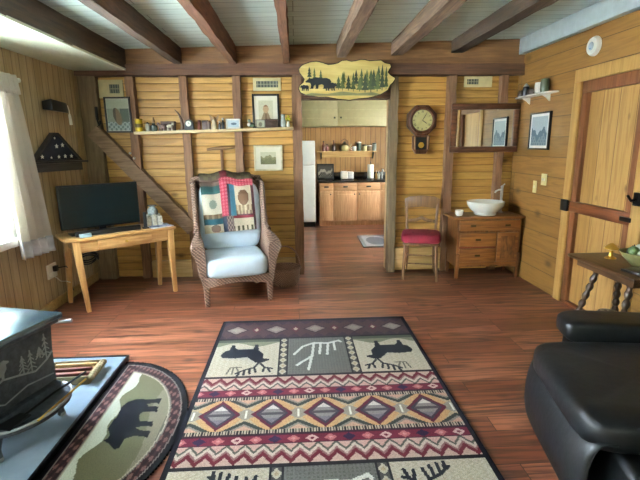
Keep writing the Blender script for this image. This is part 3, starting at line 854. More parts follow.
MB().lathe([(.022, 0), (.027, .02), (.027, .06), (.018, .075), (.02, .085)], n=18).build('pot', plain('grey_stoneware', '#9c988a', .5), t); MB().lathe([(.02, .085), (.004, .1)], n=14).build('lid', BLACK, t)
t = item('stoppered_jar', 'dark green glass jar with a tall stopper between grey jar and white figures', 'jar', -1.565)
MB().lathe([(.03, 0), (.038, .02), (.038, .06), (.015, .08), (.015, .09)], n=18).build('bottle', plain('dark_green_glass', '#3c4a40', .15, coat=.6), t); MB().lathe([(.012, .09), (.017, .11), (.006, .15)], n=12).build('stopper', plain('brown_cork', '#8a6a42', .7), t)
for i, (x, lab) in enumerate(((-1.475, 'grey and pink carved animal figure left of the white one on the shelf'), (-1.385, 'white carved animal figure in front of a dark box on the shelf'))):
    t = item('animal_figurine', lab, 'figurine', x, -.08)
    mt = plain('carved_white' if i else 'carved_grey', '#d8d2bc' if i else '#9a8078', .6, noise=.2, scale=60)
    b = MB(); b.ball((0, 0, .05), .026, 10, .8, 1.4); b.ball((.035 if i else -.035, 0, .075), .016, 8)
    b.tube([(.03 if i else -.03, 0, .06), (.036 if i else -.036, 0, .074)], .012, 8)
    b.build('body', mt, t)
    for dx in (-.022, .022):
        for dy in (-.01, .01): MB().tube([(dx, dy, 0), (dx, dy, .045)], .006, 6).build('leg', mt, t)
t = item('trinket_box', 'dark brown trinket box behind the carved animal figures', 'box', -1.42, .0)
MB().box(-.075, .075, -.03, .03, 0, .08).build('case', plain('dark_walnut', '#4a3020', .5), t, bevel=.004); MB().box(-.078, .078, -.033, .033, .08, .105).build('lid', plain('dark_walnut_lid', '#573826', .5), t, bevel=.004)
hn = MB(); hn.tube([(.03, 0, .0), (.035, 0, .06), (.025, 0, .12), (-.0, 0, .18), (-.04, 0, .225)], [.02, .018, .014, .009, .003], 10); hn.box(-.0, .06, -.025, .025, 0, .012)
tag(hn.build('animal_horn', plain('brown_horn', '#5a3d26', .35), None, (-1.285, -.06, shz(-1.285) + .001)), 'curved brown animal horn standing upright on the long shelf', 'horn')
t = item('mantel_clock', 'small black clock with a round white face on the long shelf', 'clock', -1.175)
MB().prism([(-.05, 0), (.05, 0), (.045, .06)] + [(.045 * math.cos(a), .065 + .05 * math.sin(a)) for a in [PI * i / 10 for i in range(1, 10)]] + [(-.045, .06)], -.02, .02).build('case', SATIN, t)
MB().lathe([(.03, 0), (.03, .004)], (-.005, -.02, .07), 20, Matrix.Rotation(PI / 2, 4, 'X')).build('face', WHITE, t)
MB().box(-.007, -.003, -.026, -.0245, .07, .092).box(-.005, .01, -.026, -.0245, .068, .071).build('hands', SATIN, t)
t = item('small_book', 'red-brown little book standing upright right of the small black clock', 'book', -1.045, -.05)
MB().box(-.032, -.012, -.04, .04, 0, .105).build('cover', plain('dark_red_cover', '#6c2a20', .5), t, bevel=.003)
t = item('leather_box', 'dark brown leather box right of the red book on the shelf', 'box', -1.02, -.05)
MB().box(-.012, .05, -.035, .035, 0, .08).build('case', plain('dark_leather', '#3c2a20', .5), t, bevel=.006); MB().box(-.013, .051, -.036, .036, .08, .1).build('lid', plain('darker_leather', '#2d201a', .5), t, bevel=.004)
t = item('grey_canister', 'small pinkish grey canister on the middle of the long shelf', 'canister', -.965, -.06)
MB().lathe([(.022, 0), (.024, .07), (.02, .08)], n=16).build('can', plain('pinkish_grey', '#8f7f78', .5), t); MB().lathe([(.024, .08), (.02, .092)], n=16).build('lid', POST, t)
t = item('angel_figurine', 'cream figure with raised brown wings on the long shelf', 'figurine', -.9, -.07)
MB().lathe([(.036, 0), (.03, .04), (.02, .085), (.018, .1), (.01, .108)], n=18).build('robe', plain('cream_robe', '#cfc3a2', .6), t); MB().ball((0, 0, .122), .017, 8).build('head', plain('tan_head', '#a98258', .6), t)
for s in (-1, 1): MB().hexa([(s * .01, .012, .06), (s * .04, .016, .1), (s * .045, .016, .12), (s * .012, .012, .1)], [(s * .012, .018, .08), (s * .045, .022, .12), (s * .055, .022, .165), (s * .012, .018, .125)]).build('wing', plain('brown_wing', '#8a6a48', .6), t)
for i, (x, hh) in enumerate(((-.842, .09), (-.805, .12))):
    t = item('spice_bottle', ('shorter' if i == 0 else 'taller') + ' dark bottle with white cap between cream figure and blue picture', 'bottle', x, -.06, 0)
    MB().lathe([(.016, 0), (.017, hh * .55), (.009, hh * .7), (.009, hh * .8)], n=14).build('bottle', plain('dark_bottle', '#2c2f2c', .2, coat=.5), t); MB().lathe([(.011, hh * .8), (.011, hh)], n=14).build('cap', WHITE, t)
def framed(name, label, cat, x0, x1, z0, z1, y, fmat, fw, mat_w, colour, nx=40, ny=50, depth=.022, lean=0, root=None, matmat=None):
    """picture frame facing -y: moulding, mat board and print"""
    cx, cz0 = (x0 + x1) / 2, z0
    t = thing(name, label, cat, (cx, y, cz0)); w = (x1 - x0) / 2; h = z1 - z0
    M = Matrix.Rotation(-lean, 4, 'X')
    m = MB(); m.box(-w, -w + fw, -depth, 0, 0, h, M); m.box(w - fw, w, -depth, 0, 0, h, M); m.box(-w + fw, w - fw, -depth, 0, 0, fw, M); m.box(-w + fw, w - fw, -depth, 0, h - fw, h, M)
    m.build('frame', fmat, t, bevel=.003)
    MB().box(-w + fw * .9, w - fw * .9, -depth * .5, -.003, fw * .9, h - fw * .9, M).build('mat_board', matmat or plain('mat_white', '#e2ddc8', .7, noise=.03), t)
    a = w - fw - mat_w; b0, b1 = fw + mat_w, h - fw - mat_w
    patterned('print', ATTR, nx, ny, lambda u, v: tuple(M @ Vector((-a + 2 * a * u, -depth * .5 - .002, b0 + (b1 - b0) * v))), colour, t)
    return t
def landscape(seed, sky, hill, ground, hz=.5):
    def f(u, v):
        e = hz + .1 * math.sin(u * 9 + seed) + .05 * math.sin(u * 23 + seed * 2)
        if v > e: return sky
        if v > e - .22: return hill
        return ground if math.sin(u * 40 + seed) * math.sin(v * 31) < .4 else hill
    return f
def framed_on_shelf(x0, x1, h, *a, **k): return framed(a[0], a[1], a[2], x0, x1, shz((x0 + x1) / 2) + .001, shz((x0 + x1) / 2) + h, *a[3:], **k)
framed_on_shelf(-.775, -.615, .11, 'photo_frame', 'small pale framed print of a dark fish on the long shelf', 'picture', -.03, WHITE, .012, .004,
                lambda u, v: '#5d6d7c' if math.hypot((u - .55) / .26, (v - .5) / .18) < 1 else '#b8c6cc', lean=.1)
t = item('duck_decoy', 'small dark duck figure with a white breast left of the portrait frame', 'figurine', -.49, -.07)
b = MB(); b.ball((0, 0, .035), .032, 10, .8, 1.3); b.build('body', plain('dark_green_duck', '#43503a', .5), t)
MB().ball((-.02, -.006, .04), .026, 10, .9).build('breast', WHITE, t); MB().ball((-.022, 0, .08), .018, 8).build('head', plain('grey_duck_head', '#7d8272', .5), t)
MB().hexa([(-.05, -.006, .073), (-.036, -.006, .073), (-.036, .006, .073), (-.05, .006, .073)], [(-.05, -.004, .078), (-.036, -.005, .083), (-.036, .005, .083), (-.05, .004, .078)]).build('bill', BRASS, t)
framed_on_shelf(-.44, -.335, .09, 'photo_frame', 'tiny pale photo in a thin frame in front of the portrait', 'picture', -.07, plain('grey_thin_frame', '#6f705c', .4), .008, .003,
                lambda u, v: '#7d7a68' if math.hypot((u - .5) / .25, (v - .4) / .35) < 1 else '#b9bba2', lean=.12)
t = item('woven_box', 'dark woven box in front of the portrait frame on the shelf', 'box', -.262, -.075)
MB().box(-.07, .07, -.03, .03, 0, .07).build('case', wicker('dark_weave', '#2a1c18', '#6d5145', 120), t, bevel=.005); MB().box(-.072, .072, -.032, .032, .07, .09).build('lid', wicker('dark_weave_lid', '#33221c', '#79594c', 120), t, bevel=.004)
t = item('glass_jar', 'clear jar at the right end of the long shelf', 'jar', -.135, -.06)
MB().lathe([(.028, 0), (.032, .02), (.03, .07), (.022, .1), (.024, .125)], n=18).build('jar', plain('milky_glass', '#a9b2a6', .2, coat=.5), t); MB().lathe([(.025, .125), (.025, .138)], n=18).build('lid', plain('grey_cap', '#77807a', .4), t)
t = item('flower_vase', 'tiny vase of yellow flowers at the very right end of the long shelf', 'vase', -.08, -.06)
MB().lathe([(.014, 0), (.02, .02), (.012, .05), (.014, .06)], n=14).build('vase', WHITE, t)
m = MB()
for (dx, dz) in ((0, .1), (-.018, .09), (.018, .085), (.004, .115)): m.ball((dx, 0, dz), .014, 7)
m.build('blossoms', plain('yellow_flower', '#d2c32a', .6), t)
m = MB()
for (dx, dz) in ((0, .1), (-.018, .09), (.018, .085)): m.tube([(0, 0, .055), (dx, 0, dz)], .003, 6)
m.build('stems', plain('green_stem', '#50682c', .6), t)

# pictures on the back wall
def portrait(u, v):
    if math.hypot((u - .5) / .2, (v - .6) / .2) < 1: return '#8a6748' if v > .72 else '#bb9a76'
    if v < .45 and abs(u - .5) < .15 + (.45 - v) * .55: return '#8f7a5c' if abs(u - .5) > .06 else '#6f5335'
    return '#cfc9ac'
framed('picture_frame', 'black framed sepia portrait of a child standing on the long shelf', 'picture', -.485, -.178, shz(-.33) + .001, 2.115, .075, SATIN, .022, .05, portrait, lean=0)
framed('picture_frame', 'unlit pale print with wide white mat hanging below the long shelf', 'picture', -.487, -.157, 1.255, 1.545, .08, plain('cream_frame', '#d6cfae', .5), .02, .055, landscape(3, '#c9c6a8', '#8a8560', '#6c6a4a', .65))
o = [x for x in bpy.data.objects if x.get('label', '').startswith('unlit')][0]; o['label'] = 'pale print with wide white mat hanging on the log wall below the long shelf'
def eagle(u, v):
    if math.hypot((u - .45 - (v - .5) * -.3) / .18, (v - .45) / .28) < 1: return '#7d6a50' if u > .4 else '#4a4236'
    if v < .28: return '#a9b6b2' if math.sin(u * 30) * math.sin(v * 40) > -.1 else '#6f7e7c'
    if v > .7: return '#aeb4a0'
    return '#5a6558' if u > .6 else '#8d9684'
framed('picture_frame', 'dark framed wildlife print hanging at the top of the diagonal brace', 'picture', -2.085, -1.805, 1.7, 2.08, -.03, SATIN, .018, .004, eagle)
# vent plates above
def vent(x0, x1, z0, z1, g0, g1, label):
    t = thing('vent_plate', label, 'vent', ((x0 + x1) / 2, .085, z0), 0, None); w = (x1 - x0) / 2; h = z1 - z0
    MB().box(-w, w, -.014, 0, 0, h).build('plate', CREAM, t, bevel=.003)
    a, b = -w + 2 * w * g0, -w + 2 * w * g1
    MB().box(a, b, -.0155, -.0135, h * .26, h * .74).build('grille', plain('dark_grille', '#4c5348', .6), t)
    m = MB()
    n = 7 if g1 - g0 > .5 else 4
    for i in range(n): m.box(a + (b - a) * (i + .35) / n, a + (b - a) * (i + .55) / n, -.02, -.0155, h * .26, h * .74)
    m.box(a, b, -.02, -.0155, h * .48, h * .52)
    m.build('louvre', plain('vent_louvre', '#a5a184', .5), t)
vent(-2.2, -1.905, 2.08, 2.275, .5, .86, 'cream vent plate above the wildlife print in the left corner')
vent(-.466, -.154, 2.15, 2.29, .12, .9, 'cream vent plate above the sepia portrait')
vent(1.957, 2.285, 2.18, 2.3, .1, .5, 'cream vent plate above the mirror')
# hook on the left post
hk = MB(); hk.tube([(0, 0, .2), (.005, -.02, .12), (.012, -.03, .04), (.03, -.05, .0), (.05, -.06, .02), (.05, -.06, .05)], .011, 8); hk.box(-.015, .015, -.01, .01, .06, .2)
tag(hk.build('iron_hook', BLACK, None, (-2.19, .0, 1.78)), 'black iron hook on the corner post left of the wildlife print', 'hook')
for i, (x, z) in enumerate(((-1.86, 1.475), (-1.82, 1.42))):
    t = thing('push_pin', ('upper' if i == 0 else 'lower') + ' of two tiny white knobs on the post above the television', 'knob', (x, .0, z))
    MB().tube([(0, .0, 0), (0, -.03, 0)], .004, 6).build('pin', CHROME, t); MB().ball((0, -.035, 0), .014, 8).build('head', WHITE, t)

# live-edge sign over the doorway
SIGN = [(.055, 2.355), (.085, 2.39), (.119, 2.406), (.18, 2.425), (.245, 2.432), (.31, 2.418), (.371, 2.397), (.43, 2.402), (.48, 2.414), (.525, 2.44), (.575, 2.444), (.625, 2.431), (.68, 2.437), (.734, 2.451), (.78, 2.447), (.825, 2.436), (.9, 2.44), (.953, 2.443), (.999, 2.414), (1.054, 2.405), (1.066, 2.38), (1.046, 2.353), (1.03, 2.32), (1.06, 2.29), (1.118, 2.258), (1.09, 2.215), (1.059, 2.189), (1.033, 2.136), (.959, 2.093), (.88, 2.07), (.812, 2.055), (.71, 2.048), (.608, 2.033), (.48, 2.045), (.351, 2.069), (.27, 2.068), (.186, 2.079), (.12, 2.092), (.068, 2.114), (.05, 2.15), (.061, 2.184), (.1, 2.215), (.116, 2.252), (.09, 2.285), (.062, 2.32)]
sg = thing('carved_sign', 'live-edge wooden slab carved with bears and pine trees above the kitchen doorway', 'sign', (.58, -.055, 2.03))
SL = wood('pale_carved_slab', '#cbac58', '#efd98c', 'x', 6, .45, stretch=8)
m = MB(); m.prism([(x - .58, z - 2.03) for x, z in SIGN], -.035, 0, 'y'); m.build('slab', SL, sg)
BARK = plain('dark_bark', '#3d2d1c', .8)
r = MB(); r.tube([(x - .58, -.02, z - 2.03) for x, z in SIGN], .012, 6, closed=True); r.build('bark_edge', BARK, sg)
BB = plain('blackened_carving', '#1d2226', .6)
def relief(poly, x, z, w, h, d, mt, name, flip=False):
    P = [((1 - p if flip else p) * w + x - .58, q * h + z - 2.03) for p, q in poly]
    MB().prism(P, -.035 - d, -.03, 'y').build(name, mt, sg)
relief(BEAR, .12, 2.15, .29, .2, .012, BB, 'carved_bear', True)
relief(BEAR, .06, 2.13, .1, .1, .014, BB, 'carved_bear', True)
relief(BEAR, .34, 2.13, .13, .14, .014, BB, 'carved_bear')
TREE = [(.45, 0), (.55, 0), (.55, .12), (1, .12), (.7, .35), (.9, .35), (.62, .6), (.78, .6), (.5, 1), (.22, .6), (.38, .6), (.1, .35), (.3, .35), (0, .12), (.45, .12)]
GR = [plain('green_carving_%d' % i, c, .7) for i, c in enumerate(('#4d5a34', '#66703f', '#3c4630'))]
for i, (x, z, w, h) in enumerate(((.45, 2.14, .07, .14), (.5, 2.13, .06, .19), (.56, 2.13, .07, .16), (.62, 2.12, .06, .2), (.68, 2.12, .08, .15), (.74, 2.11, .08, .2), (.8, 2.11, .09, .24), (.87, 2.12, .09, .21), (.94, 2.13, .06, .27), (.99, 2.14, .05, .24), (.2, 2.24, .04, .13), (.14, 2.26, .05, .12), (.27, 2.25, .04, .1), (.52, 2.2, .05, .13), (.65, 2.18, .06, .17), (.71, 2.16, .06, .2), (.77, 2.15, .06, .2), (.84, 2.15, .07, .2), (.9, 2.2, .06, .19))):
    relief(TREE, x, z, w, h, .008 + .002 * (i % 3), GR[i % 3], 'carved_tree')
relief([(0, .2), (.1, .6), (.3, .4), (.5, .9), (.7, .5), (.9, .7), (1, .3), (.95, 0), (.6, .1), (.3, 0), (.1, .05)], .1, 2.075, .85, .05, .01, plain('grey_green_ground', '#8a8a5c', .7), 'carved_ground')

# clock with an octagonal case
ck = thing('wall_clock', 'octagonal dark wood regulator clock with pendulum box right of the doorway', 'clock', (1.465, .085, 1.43))
CW = wood('clock_walnut', '#3c2214', '#6d4128', 'z', 8, .35, coat=.2)
zc = .38
oc = lambda r: [(r * math.cos(PI / 8 + i * PI / 4), zc + r * math.sin(PI / 8 + i * PI / 4)) for i in range(8)]
MB().prism(oc(.185), -.075, -.01, 'y').build('case', CW, ck, bevel=.008)
RX = Matrix.Rotation(PI / 2, 4, 'X')
r = MB(); r.tube([(.135 * math.cos(2 * PI * i / 40), -.078, zc + .135 * math.sin(2 * PI * i / 40)) for i in range(40)], .018, 8, closed=True); r.build('bezel', CW, ck)
dl = MB().lathe([(.122, 0), (.122, .006)], (0, -.073, zc), 40, RX).build('dial', plain('aged_dial', '#b9b47c', .5, noise=.1), ck, label='cream clock dial')
ROM = ['XII', 'I', 'II', 'III', 'IIII', 'V', 'VI', 'VII', 'VIII', 'IX', 'X', 'XI']
m = MB()
def bar2(m, a, b, w, y0, y1):
    dx, dz = b[0] - a[0], b[1] - a[1]; l = math.hypot(dx, dz); nx, nz = -dz / l * w, dx / l * w
    m.prism([(a[0] + nx, a[1] + nz), (b[0] + nx, b[1] + nz), (b[0] - nx, b[1] - nz), (a[0] - nx, a[1] - nz)], y0, y1, 'y')
for i, s in enumerate(ROM):
    th = PI / 2 - i * PI / 6
    wd = {'I': .006, 'V': .013, 'X': .013}; tot = sum(wd[c] for c in s); x = -tot / 2
    def P(px, pz):   # glyph plane: up points outward
        rr = .097 + pz
        return (rr * math.cos(th) + px * math.sin(th), zc + rr * math.sin(th) - px * math.cos(th))
    for c in s:
        w = wd[c]
        if c == 'I': bar2(m, P(x + w / 2, -.012), P(x + w / 2, .012), .0013, -.0805, -.079)
        elif c == 'V': bar2(m, P(x + .001, .012), P(x + w / 2, -.012), .0013, -.0805, -.079); bar2(m, P(x + w - .001, .012), P(x + w / 2, -.012), .0013, -.0805, -.079)
        else: bar2(m, P(x + .001, .012), P(x + w - .001, -.012), .0013, -.0805, -.079); bar2(m, P(x + w - .001, .012), P(x + .001, -.012), .0013, -.0805, -.079)
        x += w
m.build('numerals', SATIN, dl, smooth=False)
m = MB(); bar2(m, (0, zc), (.05, zc - .035), .004, -.084, -.082); bar2(m, (0, zc), (.045, zc + .075), .003, -.087, -.085); m.build('hands', SATIN, dl)
lw = MB().prism([(-.1, .21), (-.1, .06), (-.06, .0), (.06, .0), (.1, .06), (.1, .21)], -.06, -.01, 'y').build('pendulum_box', CW, ck, bevel=.006)
MB().box(-.06, .06, -.063, -.058, .05, .19).build('pane', SATIN, lw)
MB().lathe([(.03, 0), (.034, .004), (.02, .008)], (0, -.062, .1), 20, RX).build('pendulum', BRASS, lw)
for s in (-1, 1): MB().tube([(s * .078, -.066, .05), (s * .078, -.066, .2)], .009, 8).build('column', plain('lighter_column', '#9a7350', .4), lw)

# mirror
mr = thing('wall_mirror', 'rectangular mirror in a wide dark wood frame above the washstand', 'mirror', (2.19, -.005, 1.44))
MF = wood('mirror_frame', '#3a2113', '#6a4027', 'x', 8, .4)
m = MB(); w, h, fw = .4, .55, .068
m.box(-w, w, -.045, 0, h - fw, h); m.box(-w, w, -.045, 0, 0, fw); m.box(-w, -w + fw, -.045, 0, fw, h - fw); m.box(w - fw, w, -.045, 0, fw, h - fw)
m.build('frame', MF, mr, bevel=.012)
MB().box(-w + fw - .01, w - fw + .01, -.022, -.006, fw - .01, h - fw + .01).build('mirror_glass', MIRRORM, mr, smooth=False)

# ------------------------------------------------------------------ chair with a red cushion
CHW = wood('chair_oak', '#4c331d', '#87623b', 'z', 9, .45)
dc = thing('dining_chair', 'old brown wooden side chair with a red seat cushion by the doorway', 'chair', (1.44, -.2, 0), -.28)
MB().prism([(-.19, -.2), (.19, -.2), (.2, -.17), (.17, .17), (-.17, .17), (-.2, -.17)], .415, .44, 'z').build('seat', CHW, dc, bevel=.006)
for s in (-1, 1):
    g = MB(); g.tube([(s * .19, -.185, 0), (s * .185, -.18, .1), (s * .175, -.17, .3), (s * .17, -.165, .42)], [.013, .017, .02, .016], 10); g.build('leg', CHW, dc)
    g = MB(); g.tube([(s * .165, .2, 0), (s * .155, .17, .25), (s * .155, .155, .43)], [.014, .018, .018], 10); g.build('leg', CHW, dc)
    g = MB(); g.tube([(s * .16, .155, .43), (s * .17, .17, .6), (s * .18, .2, .8), (s * .185, .215, .9)], [.017, .016, .016, .012], 10); g.build('back_post', CHW, dc)
crest = [(-.2, .8), (-.18, .79), (0, .81), (.18, .79), (.2, .8), (.205, .9), (.15, .93), (0, .945), (-.15, .93), (-.205, .9)]
MB().prism(crest, .195, .217, 'y').build('crest_rail', CHW, dc, bevel=.005)
low = [(-.17, .62), (-.06, .63), (0, .66), (.06, .63), (.17, .62), (.17, .655), (.07, .67), (0, .7), (-.07, .67), (-.17, .655)]
MB().prism(low, .17, .186, 'y').build('lower_rail', CHW, dc, bevel=.004)
for z, w in ((.3, .178), (.2, .182)): MB().tube([(-w, -.172, z), (w, -.172, z)], .009, 8).build('stretcher', CHW, dc)
for s in (-1, 1): MB().tube([(s * .18, -.175, .23), (s * .158, .175, .23)], .009, 8).build('stretcher', CHW, dc)
cu = thing('seat_cushion', 'tufted crimson cushion on the wooden side chair', 'cushion', (1.44, -.2, .441), -.28)
RED = plain('crimson_cotton', '#7d1228', .85, noise=.12)
pillow(-.22, .22, -.24, .16, 0, .11).build('pad', RED, cu)
m = MB()
for (x, y) in ((-.09, -.1), (.09, -.1), (-.08, .06), (.08, .06)): m.ball((x, y, .107), .016, 8, .5)
m.build('tufts', plain('dark_red_button', '#5c101e', .8), cu)

# ------------------------------------------------------------------ washstand
OAK = wood('golden_oak', '#5e3518', '#9a6330', 'x', 8, .35, coat=.15)
OAKD = wood('oak_side', '#4a2a14', '#7d4e28', 'z', 8, .4)
ws = thing('washstand', 'antique oak washstand cabinet under the mirror in the back corner', 'cabinet', (2.19, -.17, 0))
# local: x -.37...37, y -.18...18 (front is -y)
MB().prism([(-.43, -.2), (.4, -.2), (.4, .19), (-.43, .19)], .705, .73, 'z').build('top', OAK, ws, bevel=.006)
MB().box(-.37, .37, -.17, .18, .14, .705).build('carcass', OAKD, ws)
for (x, y) in ((-.355, -.165), (.355, -.165), (-.355, .16), (.355, .16)):
    MB().hexa([(x - .018, y - .018, 0), (x + .018, y - .018, 0), (x + .018, y + .018, 0), (x - .018, y + .018, 0)], [(x - .026, y - .026, .3), (x + .026, y - .026, .3), (x + .026, y + .026, .3), (x - .026, y + .026, .3)]).build('leg', OAKD, ws, bevel=.005)
def drawer(x0, x1, z0, z1, pulls, par=ws, y=-.17, mt=OAK, d=.02, hm=None):
    o = MB().box(x0, x1, y - d, y + .01, z0, z1).build('drawer', mt, par, bevel=.005)
    for px in pulls:
        k = MB(); k.box(px - .03, px + .03, y - d - .004, y - d, (z0 + z1) / 2 - .012, (z0 + z1) / 2 + .012)
        k.tube([(px - .022, y - d, (z0 + z1) / 2), (px - .02, y - d - .016, (z0 + z1) / 2 - .006), (px + .02, y - d - .016, (z0 + z1) / 2 - .006), (px + .022, y - d, (z0 + z1) / 2)], .004, 6)
        k.build('pull', hm or plain('dark_brass', '#4a3820', .4, .7), o)
    return o
drawer(-.35, .35, .57, .69, (-.2, .2), d=.03)
drawer(-.34, .08, .385, .545, (-.13,))
drawer(-.34, .08, .2, .36, (-.13,))
dd = MB().box(.1, .34, -.19, -.16, .2, .545).build('door', OAK, ws, bevel=.005)
MB().box(.135, .305, -.194, -.189, .24, .505).build('panel', wood('carved_oak', '#4f2c14', '#8c5a2c', 'z', 30, .5, stretch=3, bump=.8), dd, bevel=.003)
MB().box(-.34, .08, -.176, -.168, .362, .383).build('rail', plain('red_brown_line', '#6d2a17', .5), ws)
scal = [(-.34, .2), (-.34, .13)] + [(-.3 + .6 * i / 24, .145 + .022 * abs(math.sin(i * PI / 6))) for i in range(25)] + [(.34, .13), (.34, .2)]
MB().prism(scal, -.185, -.165, 'y').build('scalloped_apron', OAK, ws)
sk = thing('vessel_sink', 'large white porcelain vessel sink on the oak washstand', 'sink', (2.19, -.19, .731))
MB().lathe([(.02, .0), (.12, .0), (.13, .012), (.125, .025), (.17, .06), (.205, .11), (.213, .152), (.208, .155), (.2, .15), (.188, .11), (.15, .065), (.1, .04), (.01, .035)], n=40).build('basin', PORC, sk)
fc = thing('sink_faucet', 'tall chrome faucet behind the vessel sink', 'faucet', (2.435, -.06, .731))
m = MB(); m.lathe([(.026, 0), (.026, .01), (.015, .02), (.015, .3), (.018, .31), (.012, .32)], n=16); m.build('column', CHROME, fc)
MB().tube([(0, 0, .27), (-.05, -.03, .275), (-.1, -.06, .262), (-.11, -.065, .245)], .01, 10).build('spout', CHROME, fc)
MB().tube([(0, 0, .315), (.03, -.0, .34)], [.006, .008], 8).build('lever', CHROME, fc)
t = thing('soap_dish', 'small white ribbed bowl left of the vessel sink', 'bowl', (1.87, -.23, .731))
MB().lathe([(.035, 0), (.045, .02), (.05, .062), (.046, .062), (.04, .02), (.01, .012)], n=24).build('bowl', PORC, t); MB().lathe([(.044, .05), (.02, .056)], n=20).build('soap', plain('cream_soap', '#d8d2b8', .5), t)

# ------------------------------------------------------------------ right wall
ws2 = thing('cup_shelf', 'small white scalloped shelf high on the right wall', 'shelf', (XR, -.42, 2.03))
m = MB(); m.prism([(.0, -.36), (.0, .36), (-.02, .38), (-.1, .34), (-.13, .2), (-.12, .1), (-.13, 0), (-.12, -.1), (-.13, -.2), (-.1, -.34), (-.02, -.38)], 0, .014, 'z'); m.build('board', WHITE, ws2, bevel=.004)
for y in (-.2, .2): MB().prism([(0, 0), (-.1, 0), (-.04, -.035), (0, -.07)], y - .01, y + .01, 'y').build('bracket', WHITE, ws2)
GP = plain('green_pottery', '#5e6b52', .3, coat=.3); BP = plain('brown_pottery', '#4c3a2c', .35, coat=.3)
for i, (y, kind, lab) in enumerate(((-.62, 'mug', 'grey-green mug at the near end of the white wall shelf'), (-.5, 'mug', 'white mug second from the near end of the white wall shelf'), (-.36, 'jug', 'low brown pot in the middle of the white wall shelf'), (-.24, 'jug', 'small dark jug with a white lid toward the far end of the wall shelf'), (-.14, 'jug', 'small brown cup at the far end of the white wall shelf'))):
    t = thing('pottery_' + kind, lab, 'mug' if kind == 'mug' else 'pot', (XR - .065, y, 2.045))
    mt = (GP, WHITE, BP, SATIN, BP)[i]; hh = (.13, .11, .06, .1, .07)[i]; rr = (.042, .038, .04, .035, .03)[i]
    MB().lathe([(rr * .8, 0), (rr, hh * .2), (rr, hh * .8), (rr * .9, hh), (rr * .8, hh), (rr * .75, hh * .2), (.005, hh * .15)], n=20).build('body', mt, t)
    MB().tube([(0, rr * .95, hh * .75), (0, rr + .025, hh * .65), (0, rr + .025, hh * .35), (0, rr * .95, hh * .25)], .006, 8).build('handle', mt, t)
    if i == 3: MB().lathe([(rr * .9, hh), (rr * .5, hh + .02), (.006, hh + .035)], n=18).build('lid', WHITE, t)
# framed print on the right wall (faces -x)
fp = thing('picture_frame', 'black framed misty print on the right wall below the white shelf', 'picture', (XR, -.5, 1.47))
m = MB(); a, h, fw, dp = .2, .39, .018, .025
m.box(-dp, 0, -a, -a + fw, 0, h); m.box(-dp, 0, a - fw, a, 0, h); m.box(-dp, 0, -a, a, 0, fw); m.box(-dp, 0, -a, a, h - fw, h); m.build('frame', SATIN, fp, bevel=.003)
MB().box(-.014, -.002, -a + .015, a - .015, .015, h - .015).build('mat_board', plain('mat_white', '#e2e0d8', .7, noise=.03), fp)
patterned('print', ATTR, 40, 50, lambda u, v: (-.016, a - .045 - (2 * a - .09) * u, .045 + (h - .09) * v), landscape(1, '#a9b4b8', '#5d6f78', '#78868a', .5), fp)
for i, (y, z, hh, lab) in enumerate(((-.66, 1.165, .12, 'larger cream switch plate nearer the door on the right wall'), (-.49, 1.075, .13, 'smaller cream switch plate below and left of the other on the right wall'))):
    t = thing('light_switch', lab, 'light switch', (XR, y, z))
    MB().box(-.008, 0, -.05 if i == 0 else -.035, .05 if i == 0 else .035, -hh / 2, hh / 2).build('plate', CREAM, t, bevel=.003)
    for k in ((-.02, .02) if i == 0 else (0,)): MB().box(-.016, -.008, k - .006, k + .006, -.014, .014).build('toggle', WHITE, t, bevel=.002)
sm = thing('smoke_alarm', 'round white smoke alarm on the right wall above the door corner', 'smoke alarm', (XR, -1.265, 2.355))
RYm = Matrix.Rotation(-PI / 2, 4, 'Y')
MB().lathe([(.082, 0), (.082, .015), (.07, .035), (.03, .04)], n=32, M=RYm).build('housing', WHITE, sm)
MB().lathe([(.035, .04), (.03, .046)], n=24, M=RYm).build('sounder', plain('pale_blue_grey', '#b9c9d2', .4), sm)
MB().ball((-.046, .0, -.02), .006, 8).build('button', plain('blue_button', '#6fa0c0', .4), sm)
hk = MB(); hk.box(-.02, 0, -.03, .03, -.05, .05); hk.tube([(-.01, 0, .0), (-.06, -.0, -.01), (-.09, 0, .03)], .01, 8)
tag(hk.build('coat_hook', BLACK, None, (XR - .024, DY0 - .07, 1.12)), 'black iron coat hook on the far door casing above the side table', 'hook')

# ------------------------------------------------------------------ side table by the door
TW = wood('dark_walnut_table', '#2c1b10', '#563a24', 'y', 8, .3, coat=.15)
TWL = wood('turned_leg', '#24160d', '#463020', 'z', 8, .35)
st = thing('side_table', 'dark wooden side table with spool-turned legs by the door', 'table', (2.34, -2.25, 0))
MB().box(-.19, .19, -.36, .36, .655, .68).build('table_top', TW, st, bevel=.006)
MB().box(-.14, .14, -.3, .3, .6, .656).build('apron', TW, st)
for sx in (-1, 1):
    for sy in (-1, 1):
        g = MB(); p0 = Vector((sx * .05 if sx < 0 else .12, sy * .17, .62)); p1 = Vector((sx * .19, sy * .26, 0.0))
        pts = []; rs = []
        for i in range(41):
            t_ = i / 40; pts.append(p0.lerp(p1, t_)); rs.append(.014 + .013 * abs(math.sin(t_ * PI * 9)))
        g.tube(pts, rs, 10); g.build('leg', TWL, st)
MB().box(-.13, .13, -.2, .2, .17, .188).build('lower_shelf', TW, st, bevel=.004)
bw = thing('serving_bowl', 'wide olive pottery bowl on the dark side table', 'bowl', (2.43, -2.3, .681))
MB().lathe([(.05, 0), (.06, .01), (.11, .06), (.135, .1), (.128, .1), (.1, .06), (.02, .02)], n=28).build('bowl', plain('olive_pottery', '#7d7a4e', .4), bw)
pal = ('#4d6636', '#d5d6c6', '#23262a', '#6b8450', '#c9cdb8', '#2d3530')
